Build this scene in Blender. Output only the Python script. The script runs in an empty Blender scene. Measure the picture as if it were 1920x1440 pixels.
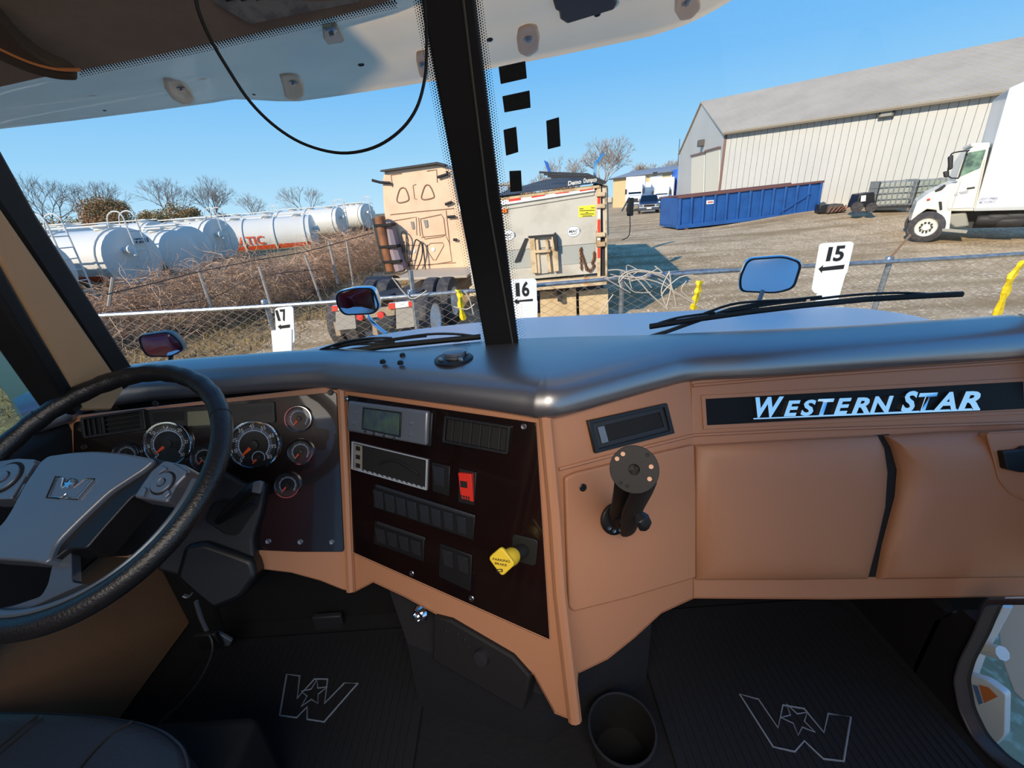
import bpy, bmesh, math, random
from mathutils import Vector as V, Matrix
random.seed(11)
S = bpy.context.scene
COL = S.collection
PI = math.pi
# ------------------------------------------------------------------ camera
FOC, TH, RHO = 800.0, math.radians(23.15), math.radians(3.95)
CAM = V((0, 0, 2.4))
cF = V((0, math.cos(TH), -math.sin(TH))); cU = V((0, math.sin(TH), math.cos(TH))); cR = V((1, 0, 0))
right = cR*math.cos(RHO) - cU*math.sin(RHO); up = cR*math.sin(RHO) + cU*math.cos(RHO)
cd = bpy.data.cameras.new('camera'); cam = bpy.data.objects.new('camera', cd); COL.objects.link(cam)
cd.sensor_width = 36; cd.lens = 36*FOC/1920; cd.clip_start = 0.02; cd.clip_end = 600
cam.matrix_world = Matrix(((right.x, up.x, -cF.x, CAM.x), (right.y, up.y, -cF.y, CAM.y), (right.z, up.z, -cF.z, CAM.z), (0, 0, 0, 1)))
S.camera = cam
# ------------------------------------------------------------------ sky, sun, exposure
S.view_settings.view_transform = 'Standard'; S.view_settings.look = 'None'
S.view_settings.exposure = 0.0; S.view_settings.gamma = 1.0; S.view_settings.use_curve_mapping = False
W = bpy.data.worlds.new('sky'); S.world = W; W.use_nodes = True
nt = W.node_tree; nt.nodes.clear()
wo = nt.nodes.new('ShaderNodeOutputWorld'); bg = nt.nodes.new('ShaderNodeBackground')
tc = nt.nodes.new('ShaderNodeTexCoord'); sx = nt.nodes.new('ShaderNodeSeparateXYZ'); rp = nt.nodes.new('ShaderNodeValToRGB')
nt.links.new(tc.outputs['Generated'], sx.inputs[0]); nt.links.new(sx.outputs['Z'], rp.inputs[0])
nt.links.new(rp.outputs[0], bg.inputs[0]); nt.links.new(bg.outputs[0], wo.inputs[0])
def lin(h):
    h = h.lstrip('#'); o = []
    for i in (0, 2, 4):
        c = int(h[i:i+2], 16)/255
        o.append(c/12.92 if c <= .04045 else ((c+.055)/1.055)**2.4)
    return (*o, 1)
e = rp.color_ramp.elements
e[0].position = 0.0; e[0].color = lin('b9e2ff'); e[1].position = 1.0; e[1].color = lin('3a86e0')
for p, c in ((.10, '98d0fb'), (.22, '74bbf9'), (.42, '5aa8f4')):
    k = e.new(p); k.color = lin(c)
bg.inputs[1].default_value = 1.15
SUNDIR = V((-.60, -.66, .46)).normalized()      # towards the sun
sl = bpy.data.lights.new('sun', 'SUN'); sl.energy = 5.6; sl.angle = math.radians(.55); sl.color = (1.0, .88, .72)
so = bpy.data.objects.new('sun', sl); COL.objects.link(so)
so.rotation_euler = SUNDIR.to_track_quat('Z', 'Y').to_euler(); so.location = (-30, -20, 25)
DL = bpy.data.lights.new('cab_fill_area', 'AREA'); DL.energy = 24; DL.size = 1.4; DL.shape = 'RECTANGLE'; DL.size_y = .9; DL.color = (1, .9, .78)  # unseen fill light added to brighten the cab interior
do = bpy.data.objects.new('cab_fill_area', DL); COL.objects.link(do); do.location = (-.3, -.75, 2.80)

RL = bpy.data.lights.new('dash_fill_spot', 'SPOT'); RL.energy = 42; RL.spot_size = math.radians(47); RL.spot_blend = 1.0; RL.shadow_soft_size = .25; RL.color = (1, .88, .76)  # unseen spot added to brighten the middle of the dash
ro_ = bpy.data.objects.new('dash_fill_spot', RL); COL.objects.link(ro_); ro_.location = (.12, -.25, 2.74)
ro_.rotation_euler = (V((-.02, .85, 1.68))-V((.12, -.25, 2.74))).to_track_quat('-Z', 'Y').to_euler()

# ------------------------------------------------------------------ rays: pixel of the photograph -> point on a surface that stands in the world
def ray(x, y):
    return cF + right*((x-960)/FOC) + up*((720-y)/FOC)
def atZ(x, y, z): r = ray(x, y); return CAM + r*((z-CAM.z)/r.z)
def atY(x, y, d): r = ray(x, y); return CAM + r*(d/r.y)
def atX(x, y, d): r = ray(x, y); return CAM + r*(d/r.x)
def atT(x, y, t): return CAM + ray(x, y)*t
def sst(a, b, x):
    t = max(0, min(1, (x-a)/(b-a))); return t*t*(3-2*t)
def gz(X, Y): return sst(6.5, 19, Y)*.6 + .5*sst(9, 16, X)*sst(14, 22, Y)*(1-sst(30, 42, Y))
def gnd(x, y):
    r = ray(x, y); t = .5
    for i in range(4000):
        p = CAM + r*t
        if p.z < gz(p.x, p.y): return p
        t += .01 + t*.002
    return p
def proj(p):
    d = V(p)-CAM; k = d.dot(cF); return 960+FOC*d.dot(right)/k, 720-FOC*d.dot(up)/k
class Fr:
    """a local frame: u right, v up, n out of the surface"""
    def __init__(s, o, u, v):
        s.o = V(o); s.u = V(u).normalized(); s.n = s.u.cross(V(v)).normalized(); s.v = s.n.cross(s.u)
    def p(s, a, b, c=0): return s.o + s.u*a + s.v*b + s.n*c
    def px(s, x, y, n=0):
        r = ray(x, y); o = s.o + s.n*n; t = (o-CAM).dot(s.n)/r.dot(s.n); q = CAM + r*t - o
        return (q.dot(s.u), q.dot(s.v))
    def poly(s, pts, n=0): return [s.px(x, y, n) for x, y in pts]
    def sub(s, a, b, c=0, rot=0):
        cu = s.u*math.cos(rot)+s.v*math.sin(rot); cv = s.v*math.cos(rot)-s.u*math.sin(rot)
        return Fr(s.p(a, b, c), cu, cv)
    def at(s, x, y, n=0, rot=0):
        a, b = s.px(x, y, n); return s.sub(a, b, n, rot)
WF = Fr((0, 0, 0), (1, 0, 0), (0, 1, 0))                      # world frame: n is up
def yaw(o, deg): a = math.radians(deg); return Fr(o, (math.cos(a), math.sin(a), 0), (-math.sin(a), math.cos(a), 0))
def up_fr(o, deg=0): a = math.radians(deg); return Fr(o, (math.cos(a), math.sin(a), 0), (0, 0, 1))   # v up, n towards -Y

# ------------------------------------------------------------------ mesh builder
class MB:
    def __init__(s): s.v = []; s.f = []; s.m = []; s.k = 0
    def add(s, vs, fs):
        b = len(s.v); s.v += [tuple(q) for q in vs]
        for q in fs: s.f.append([i+b for i in q]); s.m.append(s.k)
        return s
    def box(s, fr, a0, a1, b0, b1, c0, c1):
        vs = [fr.p(a, b, c) for c in (c0, c1) for b in (b0, b1) for a in (a0, a1)]
        return s.add(vs, [(0, 2, 3, 1), (4, 5, 7, 6), (0, 1, 5, 4), (2, 6, 7, 3), (0, 4, 6, 2), (1, 3, 7, 5)])
    def prism(s, fr, pts, c0, c1, sc=1.0):
        if sum(pts[i-1][0]*pts[i][1]-pts[i][0]*pts[i-1][1] for i in range(len(pts))) < 0: pts = pts[::-1]
        n = len(pts); ca = sum(p[0] for p in pts)/n; cb = sum(p[1] for p in pts)/n
        vs = [fr.p(a, b, c0) for a, b in pts] + [fr.p(ca+(a-ca)*sc, cb+(b-cb)*sc, c1) for a, b in pts]
        fs = [tuple(range(n-1, -1, -1)), tuple(range(n, 2*n))] + [(i, (i+1) % n, n+(i+1) % n, n+i) for i in range(n)]
        return s.add(vs, fs)
    def ring(s, fr, outer, inner, c0, c1):
        n = len(outer)
        vs = [fr.p(a, b, c) for c in (c0, c1) for L in (outer, inner) for a, b in L]
        fs = []
        for i in range(n):
            j = (i+1) % n
            fs += [(2*n+i, 2*n+j, 3*n+j, 3*n+i), (j, i, n+i, n+j), (i, j, 2*n+j, 2*n+i), (n+j, n+i, 3*n+i, 3*n+j)]
        return s.add(vs, fs)
    def loft(s, rings, closed=True, cap=True):
        n = len(rings[0]); vs = [p for r in rings for p in r]; fs = []
        for i in range(len(rings)-1):
            for j in range(n if closed else n-1):
                k = (j+1) % n; fs.append((i*n+j, i*n+k, (i+1)*n+k, (i+1)*n+j))
        if cap and closed: fs += [tuple(range(n-1, -1, -1)), tuple(range((len(rings)-1)*n, len(rings)*n))]
        return s.add(vs, fs)
    def tube(s, pts, r, seg=6, closed=False, cap=True, flat=1.0, ref=None):
        pts = [V(p) for p in pts]; n = len(pts); rings = []
        rr = r if isinstance(r, (list, tuple)) else [r]*n
        prev = None
        for i, p in enumerate(pts):
            if closed: d = pts[(i+1) % n]-pts[i-1]
            else: d = pts[min(i+1, n-1)]-pts[max(i-1, 0)]
            if d.length < 1e-9: d = V((0, 0, 1))
            d.normalize()
            if prev is None:
                h = ref if ref is not None else (V((0, 0, 1)) if abs(d.z) < .9 else V((1, 0, 0)))
                a = d.cross(h).normalized()
            else: a = (prev - d*prev.dot(d)).normalized()
            prev = a; b = a.cross(d)
            rings.append([p + (a*math.cos(2*PI*k/seg) + b*math.sin(2*PI*k/seg)*flat)*rr[i] for k in range(seg)])
        if closed: rings.append(rings[0]); cap = False
        return s.loft(rings, True, cap)
    def lathe(s, o, ax, prof, seg=20):
        o = V(o); ax = V(ax).normalized(); a = ax.orthogonal().normalized(); b = ax.cross(a)
        rings = [[o + ax*h + (a*math.cos(2*PI*k/seg)+b*math.sin(2*PI*k/seg))*max(r, 1e-5) for k in range(seg)] for r, h in prof]
        if prof[0][0] > 1e-4 and abs(prof[0][0]-prof[-1][0]) < 1e-6: return s.loft(rings+rings[:1], True, False)
        return s.loft(rings, True, True)
    def ball(s, o, r, seg=10, sc=(1, 1, 1)):
        o = V(o); rings = []
        for i in range(seg//2+1):
            t = PI*i/(seg//2)
            rings.append([o+V((math.sin(t)*math.cos(2*PI*k/seg)*sc[0], math.sin(t)*math.sin(2*PI*k/seg)*sc[1], math.cos(t)*sc[2]))*r for k in range(seg)])
        return s.loft(rings, True, False)
    def quad(s, *p): return s.add(p, [tuple(range(len(p)))])
    def mesh(s, me, M=None):
        vs = [(M @ q.co) if M else q.co for q in me.vertices]
        return s.add(vs, [tuple(p.vertices) for p in me.polygons])

def thing(name, label, cat, loc, group=None):
    o = bpy.data.objects.new(name, None); COL.objects.link(o); o.location = loc; o.empty_display_size = .05
    o['label'] = label; o['category'] = cat
    if group: o['group'] = group
    return o
def wloc(o):
    p = V(o.location)
    while o.parent: o = o.parent; p += V(o.location)
    return p
def obj(name, mb, m, parent=None, bevel=0, label=None, cat=None, group=None, kind=None, ang=35, fix=True, seg=2, smooth=True):
    me = bpy.data.meshes.new(name)
    vs = [V(q) for q in mb.v]
    if parent: off = wloc(parent)
    else:
        lo = [min(q[i] for q in vs) for i in range(3)]; hi = [max(q[i] for q in vs) for i in range(3)]
        off = V(((lo[0]+hi[0])/2, (lo[1]+hi[1])/2, lo[2]))
    me.from_pydata([q-off for q in vs], [], mb.f)
    ms = m if isinstance(m, (list, tuple)) else [m]
    for q in ms: me.materials.append(q)
    if len(ms) > 1: me.polygons.foreach_set('material_index', mb.m)
    if fix and len(mb.f) < 30000:
        bm = bmesh.new(); bm.from_mesh(me); bmesh.ops.recalc_face_normals(bm, faces=bm.faces); bm.to_mesh(me); bm.free()
    if smooth:
        me.polygons.foreach_set('use_smooth', [True]*len(me.polygons)); me.set_sharp_from_angle(angle=math.radians(ang))
    o = bpy.data.objects.new(name, me); COL.objects.link(o)
    if parent: o.parent = parent
    else: o.location = off
    if bevel:
        b = o.modifiers.new('bevel', 'BEVEL'); b.width = bevel; b.segments = seg; b.limit_method = 'ANGLE'; b.angle_limit = math.radians(40)
        b.use_clamp_overlap = True
    if label: o['label'] = label
    if cat: o['category'] = cat
    if group: o['group'] = group
    if kind: o['kind'] = kind
    return o
_fonts = {}
def glyph(s, shear=0, bold=0, ext=0):
    c = bpy.data.curves.new('t', 'FONT'); c.body = s; c.size = 1; c.extrude = ext; c.offset = bold; c.shear = shear; c.resolution_u = 3
    o = bpy.data.objects.new('t', c); COL.objects.link(o)
    dg = bpy.context.evaluated_depsgraph_get(); me = bpy.data.meshes.new_from_object(o.evaluated_get(dg))
    bpy.data.objects.remove(o); bpy.data.curves.remove(c)
    return me
def text(mb, s, fr, p0, p1, h, n=0.001, ext=.0006, shear=0, bold=.01):
    """letters on frame fr, baseline from local point p0 to p1, capital height h (metres)"""
    me = glyph(s, shear, bold, 1.0)
    xs = [q.co.x for q in me.vertices]; x0, x1 = min(xs), max(xs)
    d = V((p1[0]-p0[0], p1[1]-p0[1])); L = d.length; d.normalize(); k = L/max(x1-x0, 1e-6); kh = h/.70
    vs = []
    for q in me.vertices:
        a = (q.co.x-x0)*k; b = q.co.y*kh; c = n + (q.co.z+1)*ext*.5
        vs.append(fr.p(p0[0]+d.x*a-d.y*b, p0[1]+d.y*a+d.x*b, c))
    mb.add(vs, [tuple(p.vertices) for p in me.polygons]); bpy.data.meshes.remove(me)
    return mb
def circ(a, b, r, n=20, ry=None, t0=0): ry = ry or r; return [(a+r*math.cos(t0+2*PI*k/n), b+ry*math.sin(t0+2*PI*k/n)) for k in range(n)]
def rrect(a0, a1, b0, b1, r, n=4):
    o = []
    for cx, cy, t in ((a1-r, b1-r, 0), (a0+r, b1-r, PI/2), (a0+r, b0+r, PI), (a1-r, b0+r, 1.5*PI)):
        o += [(cx+r*math.cos(t+PI/2*k/n), cy+r*math.sin(t+PI/2*k/n)) for k in range(n+1)]
    return o
def scale_poly(pts, s, sy=None):
    sy = sy or s; n = len(pts); ca = sum(p[0] for p in pts)/n; cb = sum(p[1] for p in pts)/n
    return [(ca+(a-ca)*s, cb+(b-cb)*sy) for a, b in pts]
def round_poly(pts, r, n=4):
    """round the corners of a 2-D polygon"""
    o = []; N = len(pts)
    for i in range(N):
        p = V(pts[i]); a = V(pts[i-1])-p; b = V(pts[(i+1) % N])-p
        k = min(r, a.length*.45, b.length*.45); A = p+a.normalized()*k; B = p+b.normalized()*k
        for j in range(n+1):
            t = j/n; q = A*(1-t)**2+p*2*t*(1-t)+B*t*t; o.append((q.x, q.y))
    return o
def smooth_path(pts, n=6, closed=False):
    P = [V(p) for p in pts]; o = []; N = len(P)
    for i in range(N if closed else N-1):
        p0 = P[i-1] if (closed or i > 0) else P[0]; p1 = P[i]; p2 = P[(i+1) % N]; p3 = P[(i+2) % N] if (closed or i+2 < N) else P[-1]
        for j in range(n):
            t = j/n
            o.append(.5*((2*p1)+(p2-p0)*t+(2*p0-5*p1+4*p2-p3)*t*t+(3*p1-p0-3*p2+p3)*t**3))
    if not closed: o.append(P[-1])
    return o
def star(a, b, r, n=5, t0=PI/2, q=.42): return [(a+(r if k % 2 == 0 else r*q)*math.cos(t0+PI*k/n), b+(r if k % 2 == 0 else r*q)*math.sin(t0+PI*k/n)) for k in range(2*n)]

# ------------------------------------------------------------------ materials
_m = {}
def mat(name, h, rough=.5, metal=0, bump=None, var=None, coat=0, spec=.5, alpha=None, emit=None, ramp=None):
    """bump=(scale,strength)  var=(scale,hex2,lo,hi): noise blend to a second colour"""
    if name in _m: return _m[name]
    m = bpy.data.materials.new(name); m.use_nodes = True; t = m.node_tree; b = t.nodes['Principled BSDF']
    b.inputs['Base Color'].default_value = lin(h); b.inputs['Roughness'].default_value = rough; b.inputs['Metallic'].default_value = metal
    b.inputs['Coat Weight'].default_value = coat; b.inputs['Coat Roughness'].default_value = .04; b.inputs['Specular IOR Level'].default_value = spec
    if emit: b.inputs['Emission Color'].default_value = lin(emit[0]); b.inputs['Emission Strength'].default_value = emit[1]
    co = t.nodes.new('ShaderNodeTexCoord')
    if var:
        nz = t.nodes.new('ShaderNodeTexNoise'); nz.inputs['Scale'].default_value = var[0]; nz.inputs['Detail'].default_value = 6; nz.inputs['Roughness'].default_value = .62
        t.links.new(co.outputs['Object'], nz.inputs['Vector'])
        r = t.nodes.new('ShaderNodeValToRGB'); r.color_ramp.elements[0].position = var[2]; r.color_ramp.elements[1].position = var[3]
        r.color_ramp.elements[0].color = lin(h); r.color_ramp.elements[1].color = lin(var[1])
        t.links.new(nz.outputs['Fac'], r.inputs[0]); t.links.new(r.outputs[0], b.inputs['Base Color'])
    if bump:
        nz = t.nodes.new('ShaderNodeTexNoise'); nz.inputs['Scale'].default_value = bump[0]; nz.inputs['Detail'].default_value = 4
        t.links.new(co.outputs['Object'], nz.inputs['Vector'])
        bp = t.nodes.new('ShaderNodeBump'); bp.inputs['Strength'].default_value = bump[1]; bp.inputs['Distance'].default_value = .01
        t.links.new(nz.outputs['Fac'], bp.inputs['Height']); t.links.new(bp.outputs[0], b.inputs['Normal'])
    _m[name] = m
    return m
def glassmat(name, tint='ffffff', refl=1.0, rough=0.0):
    """thin clear pane: straight transmission plus Fresnel reflection"""
    if name in _m: return _m[name]
    m = bpy.data.materials.new(name); m.use_nodes = True; t = m.node_tree; t.nodes.clear()
    out = t.nodes.new('ShaderNodeOutputMaterial'); mx = t.nodes.new('ShaderNodeMixShader'); tr = t.nodes.new('ShaderNodeBsdfTransparent'); gl = t.nodes.new('ShaderNodeBsdfGlossy')
    lw = t.nodes.new('ShaderNodeLayerWeight'); lw.inputs['Blend'].default_value = .5; pw = t.nodes.new('ShaderNodeMath'); pw.operation = 'POWER'; pw.inputs[1].default_value = 5.0
    mu = t.nodes.new('ShaderNodeMath'); mu.operation = 'MULTIPLY_ADD'; mu.inputs[1].default_value = .9*refl; mu.inputs[2].default_value = .022*refl
    tr.inputs[0].default_value = lin(tint); gl.inputs['Roughness'].default_value = rough
    t.links.new(lw.outputs['Facing'], pw.inputs[0]); t.links.new(pw.outputs[0], mu.inputs[0]); t.links.new(mu.outputs[0], mx.inputs[0]); t.links.new(tr.outputs[0], mx.inputs[1]); t.links.new(gl.outputs[0], mx.inputs[2]); t.links.new(mx.outputs[0], out.inputs[0])
    _m[name] = m
    return m
M_PAD = mat('dash_pad_vinyl', '45474f', .36, bump=(420, .10), spec=.9, coat=1)
_m['dash_pad_vinyl'].node_tree.nodes['Principled BSDF'].inputs['Coat Roughness'].default_value = .34
_m['dash_pad_vinyl'].node_tree.nodes['Principled BSDF'].inputs['Coat IOR'].default_value = 2.7
M_TAN = mat('tan_plastic', 'ad7b5c', .46, bump=(520, .1), spec=.45)
M_TAN3 = mat('lit_tan_trim', 'd2a377', .5, bump=(520, .1))  # lighter copy of the tan: stronger light on the pillar put into colour
M_TAN2 = mat('tan_door_panel', '8f6c50', .6, bump=(300, .15))
M_WOOD = mat('dark_gloss_veneer', '110808', .25, var=(7, '190c0b', .4, .65), coat=.55, spec=.3)
M_BLK = mat('black_plastic', '141518', .42, bump=(600, .06))
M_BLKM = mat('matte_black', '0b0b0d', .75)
M_GRY = mat('charcoal_plastic', '232428', .5, bump=(500, .1))
M_SLATE = mat('slate_plastic', '555c68', .38, bump=(500, .06), spec=.8)
_b = M_SLATE.node_tree.nodes['Principled BSDF']; _b.inputs['Coat Weight'].default_value = .6; _b.inputs['Coat IOR'].default_value = 2.0; _b.inputs['Coat Roughness'].default_value = .32
M_SWI = mat('switch_plastic', '262a32', .4, spec=.6)
M_LEATH = mat('black_leather', '17181b', .36, bump=(260, .16), spec=.6)
M_CHR = mat('chrome', 'e8eaee', .07, 1)
M_STEEL = mat('steel', '9b9da2', .3, 1)
M_MIR = mat('mirror_glass', 'f2f4f6', .01, 1)
M_WHT = mat('white_paint', 'e4e6e6', .3, coat=.4)
M_FIBER = mat('white_visor_fibreglass', 'f6e4c8', .42, var=(3, 'e8d4b6', .45, .7), coat=.2)
M_RED = mat('red_plastic', 'd03026', .4)
M_YEL = mat('yellow_plastic', 'e3c335', .45)
M_ORG = mat('orange_needle', 'f0531c', .5)
M_INK = mat('black_ink', '17171a', .7)
M_INKW = mat('white_print', 'c9d2dc', .6)
M_GLASS = glassmat('windshield_glass', 'fbfbf8', .7)
M_GLENS = glassmat('gauge_lens', 'ffffff', 1.6)
M_RUB = mat('black_rubber', '101112', .6)
M_TYRE = mat('tyre_rubber', '35343a', .8, var=(9, '5a544e', .45, .7))
M_MAT = mat('ribbed_mat_rubber', '14151b', .7, bump=(200, .1))
M_MATL = mat('mat_logo_thread', '7c8796', .7)
M_HEAD = mat('headliner_fabric', '9a8570', .9, bump=(500, .2), var=(5, '7d6a58', .4, .7))
M_MAROON = mat('maroon_paint', '7d1420', .3, coat=.6)
M_MARF = mat('maroon_quilt', '6e1c26', .8, bump=(40, .2))
M_SEAT = mat('seat_leatherette', '28303c', .42, bump=(240, .12))

# fibreglass lets the sun glow through: mix in translucency
def translucent(m, k):
    t = m.node_tree; b = t.nodes['Principled BSDF']; out = next(n for n in t.nodes if n.type == 'OUTPUT_MATERIAL')
    tl = t.nodes.new('ShaderNodeBsdfTranslucent'); tl.inputs[0].default_value = lin('ffe0b8'); mx = t.nodes.new('ShaderNodeMixShader'); mx.inputs[0].default_value = k
    t.links.new(b.outputs[0], mx.inputs[1]); t.links.new(tl.outputs[0], mx.inputs[2]); t.links.new(mx.outputs[0], out.inputs[0])
translucent(M_FIBER, .34)
# ================================================================== the cab shell
def R(x, y, z): return V((x, y, z+2.4))          # heights counted from the eye
FLZ = 1.2                                        # cab floor height
def struct(name, mb, m, **k): return obj(name, mb, m, kind='structure', **k)
A0, A1 = R(-.424, .983, -.40), R(-.424, .816, -.778)
N0 = R(.06, .766, -.40); B0, B1 = R(.408, .889, -.40), R(.408, .734, -.845); R0 = R(1.174, .891, -.40)
L0 = atZ(135, 785, 2.0)
FG = Fr(A0, A0-L0, A0-A1)       # gauge face
FC = Fr(A0, N0-A0, A0-A1)       # centre face
FD = Fr(B0, B0-N0, B0-B1)       # angled passenger face
FP = Fr(B0, R0-B0, B0-B1)       # passenger face
mb = MB().box(WF, -1.16, 1.0, -1.7, 1.25, FLZ-.06, FLZ); struct('floor', mb, mat('floor_rubber', '101116', .8, bump=(60, .15)))
mb = MB().box(WF, -1.16, 1.3, 1.2, 1.25, FLZ, 1.93); struct('wall_front', mb, M_BLKM)
# left wall with the driver's window cut out
mb = MB()
for y0, y1, z0, z1 in ((-1.7, 1.2, FLZ, 1.62), (-1.7, -.45, 1.62, 2.98), (.97, 1.2, 1.62, 2.0), (-.45, .97, 2.78, 2.98)):
    mb.box(WF, -1.16, -1.10, y0, y1, z0, z1)
struct('wall_left', mb, M_TAN2, bevel=.01)
obj('door_sill', MB().box(WF, -1.10, -1.03, -.4, .99, 1.66, 1.995), M_BLKM, bevel=.02, label='black door sill cap below the driver window', cat='sill')
mb = MB(); mb.loft([[V((-1.085+.02*math.sin(y*60), y, z)) for y in [-1.6+1.1*i/60 for i in range(61)]] for z in (FLZ+.3, 2.9)], False)
obj('backdrop', mb, M_MARF, label='unseen maroon curtain behind the driver door', cat='backdrop')  # unseen sheet added so the glossy panels reflect maroon
mb = MB()
for y0, y1, z0, z1 in ((-.5, .95, 1.58, 1.85), (-.5, .95, 2.86, 2.98), (.80, 1.2, FLZ, 1.58)):
    mb.box(WF, 1.24, 1.30, y0, y1, z0, z1)
struct('wall_right', mb, mat('dark_door_panel', '1a191c', .55), bevel=.008)
# quilted back wall behind the seats, maroon for reflections, open either side for daylight
mb = MB().box(WF, -.62, .7, -1.74, -1.66, FLZ, 2.98); wb = struct('wall_back', mb, M_MARF)
# driver's window pane, wing window rubber
mb = MB().box(WF, -1.135, -1.130, -.45, .97, 1.62, 2.78); struct('window_1', mb, glassmat('door_glass', 'dfeee6', .9))
# headliner: front edge along the windshield head, back over the seats
PB = R(-.02, 1.056, -.33); PT = R(-.055, .80, .277)
WLb = R(-.69, .958, -.33); WRb = R(1.2, .941, -.33)
FL = Fr(PB, PB-WLb, PT-PB); FRt = Fr(PB, WRb-PB, PT-PB)     # left and right windshield panes, n towards the cab
hp = [(-160, 205), (-60, 182), (0, 163), (75, 146), (150, 131), (280, 106), (400, 79), (500, 57), (610, 35), (680, 17), (745, -3), (800, -20)]
fr_ = [FL.p(*FL.px(x, y, .015), .015) for x, y in hp] + [R(.4, .74, .40), R(1.24, .74, .42)]
rows = []
for t, dz in ((0, 0), (.02, .012), (.3, .09), (.65, .13), (1, .14)):
    rows.append([V((p.x, p.y*(1-t)+(-1.7)*t, p.z*(1-t)+2.88*t+dz)) for p in fr_])
rows2 = [[p+V((0, .0, .03)) for p in r] for r in rows]
mb = MB(); mb.loft(rows, False); mb.loft(rows2, False); mb.loft([rows[0], rows2[0]], False)
ceil = struct('ceiling', mb, M_HEAD, fix=False, ang=60)
# padded sun visor folded up under the headliner, upper left
vz = [(-60, 60), (0, 92), (60, 118), (110, 130), (150, 131), (128, 112), (80, 92), (40, 60), (0, 10), (-60, -40)]
FV = Fr(atY(60, 120, .68), (1, .05, .12), (0, -.75, .5))
mb = MB().prism(FV, round_poly(FV.poly(vz), .01), 0, .018)
sv = obj('sun_visor', mb, mat('visor_fabric', '4a3d30', .9, bump=(500, .2)), bevel=.005, label='folded dark fabric sun visor with orange piping, top left corner', cat='sun visor')
mb = MB().tube(smooth_path([FV.p(*FV.px(x, y, .018), .018) for x, y in vz[:5]]), .0022, 5); obj('piping', mb, mat('orange_piping', 'b8703a', .6), sv, label='orange piping')
# grey instruction plate on the headliner
FH = Fr(FL.p(*FL.px(540, 20, .03), .03), (1, .1, .2), (0, -.8, .45))
pp = FH.poly([(398, -2), (468, 39), (672, -3), (600, -60), (420, -60)])
mb = MB().prism(FH, pp, 0, .006); lp = obj('instruction_plate', mb, mat('grey_card', '8b8a86', .7, var=(30, '6c6c6c', .45, .6)), bevel=.001, label='grey plate with worn fine print under the headliner', cat='plate')
mb = MB()
for k in range(5):
    for j in range(7):
        a, b = FH.px(425+j*28, 4-j*1.0-k*11, .007); mb.box(FH, a, a+.016, b, b+.0022, .006, .0068)
obj('fine_print', mb, M_INK, lp, kind='stuff')
# ------------------------------------------------------------------ A pillar on the driver's side: rubber, tan trim with screws, rubber
FA = Fr(atY(110, 620, .80), atY(218, 704, .90)-atY(0, 400, .70), V((.35, -.1, .9)))
if FA.n.y > 0: FA = Fr(FA.o, FA.u, -FA.v)
ap = thing('pillar_trim', 'tan pillar trim between black rubber seals beside the driver window', 'pillar', atY(200, 740, .8))
def band(name, pts, m, d0, d1, bev=.006):
    return obj(name, MB().prism(FA, FA.poly(pts), d0, d1), m, ap, bevel=bev)
band('window_seal', [(-90, 235), (0, 383), (218, 700), (185, 722), (0, 470), (-90, 350)], M_RUB, -.05, .012)
band('trim_panel', [(-90, 348), (0, 468), (187, 718), (160, 760), (100, 760), (0, 595), (-90, 450)], M_TAN3, -.05, .0)
band('trim_panel', [(-90, 348), (0, 468), (187, 718), (150, 722), (0, 512), (-90, 390)], M_TAN3, 0, .010)
band('window_seal', [(-90, 448), (0, 592), (106, 750), (84, 770), (0, 652), (-90, 520)], M_RUB, -.05, .008)
for x, y in ((11, 563), (132, 716)):
    F = FA.at(x, y, .001); s = obj('screw', MB().lathe(F.o, F.n, [(.0, 0), (.0088, 0), (.0095, .0015), (.0085, .003), (.006, .0015), (0, .001)], 16), M_BLK, ap)
    obj('screw_socket', MB().lathe(F.o, F.n, [(.0045, .001), (.005, .0035), (.003, .0035), (.003, .002)], 8), M_STEEL, s)

# ------------------------------------------------------------------ centre pillar of the windshield
FM = Fr(PB, (1, 0, 0), PT-PB)
cp = [(772, -130), (869, -130), (889, -12), (973, 648), (912, 650), (790, -12)]
mb = MB().prism(FM, FM.poly(cp), -.012, .02); piv = obj('windshield_pillar', mb, mat('pillar_black', '0d0d0e', .6), bevel=.004, label='black centre pillar between the two windshield panes', cat='pillar')
mb = MB().tube([FM.p(*FM.px(x, y, .021), .021) for x, y in ((867, -12), (884, 130), (915, 380), (962, 646))], .0022, 6); obj('edge_bead', mb, mat('bead_grey', '55554c', .5), piv, label='grey edge bead')
def pane(name, F, pts, cat_label):
    o = obj(name, MB().prism(F, F.poly(pts), -.006, 0), M_GLASS, kind='structure', smooth=False)
    return o
g1 = pane('window_2', FL, [(915, 662), (400, 705), (200, 725), (-200, 420), (-200, -30), (0, -150), (780, -150)], '')
g2 = pane('window_3', FRt, [(962, 660), (1985, 612), (2050, -150), (866, -150)], '')
# dotted ceramic edge of the panes
def frit(F, line, parent, width=4, step=5.2):
    mb = MB()
    for (x0, y0), (x1, y1), sx_, sy_ in line:
        L = math.hypot(x1-x0, y1-y0); n = int(L/step)
        for i in range(n):
            for w in range(width):
                t = (i+.5*(w % 2))/n; x = x0+(x1-x0)*t+sx_*w*4.2; y = y0+(y1-y0)*t+sy_*w*4.2; a, b = F.px(x, y, .0006); r = .0016*(1-w*.17)
                mb.add([F.p(a+r*math.cos(q*PI/3), b+r*math.sin(q*PI/3), .0006) for q in range(6)], [tuple(range(6))])
    o = obj('frit_dots', mb, M_INK, parent, kind='stuff', fix=False, smooth=False)
frit(FL, [((788, 0), (913, 648), -1, .1), ((150, 131), (400, 80), .1, 1), ((400, 80), (745, 1), .1, 1)], g1)
frit(FRt, [((891, 0), (974, 648), 1, -.1)], g2)
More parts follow.
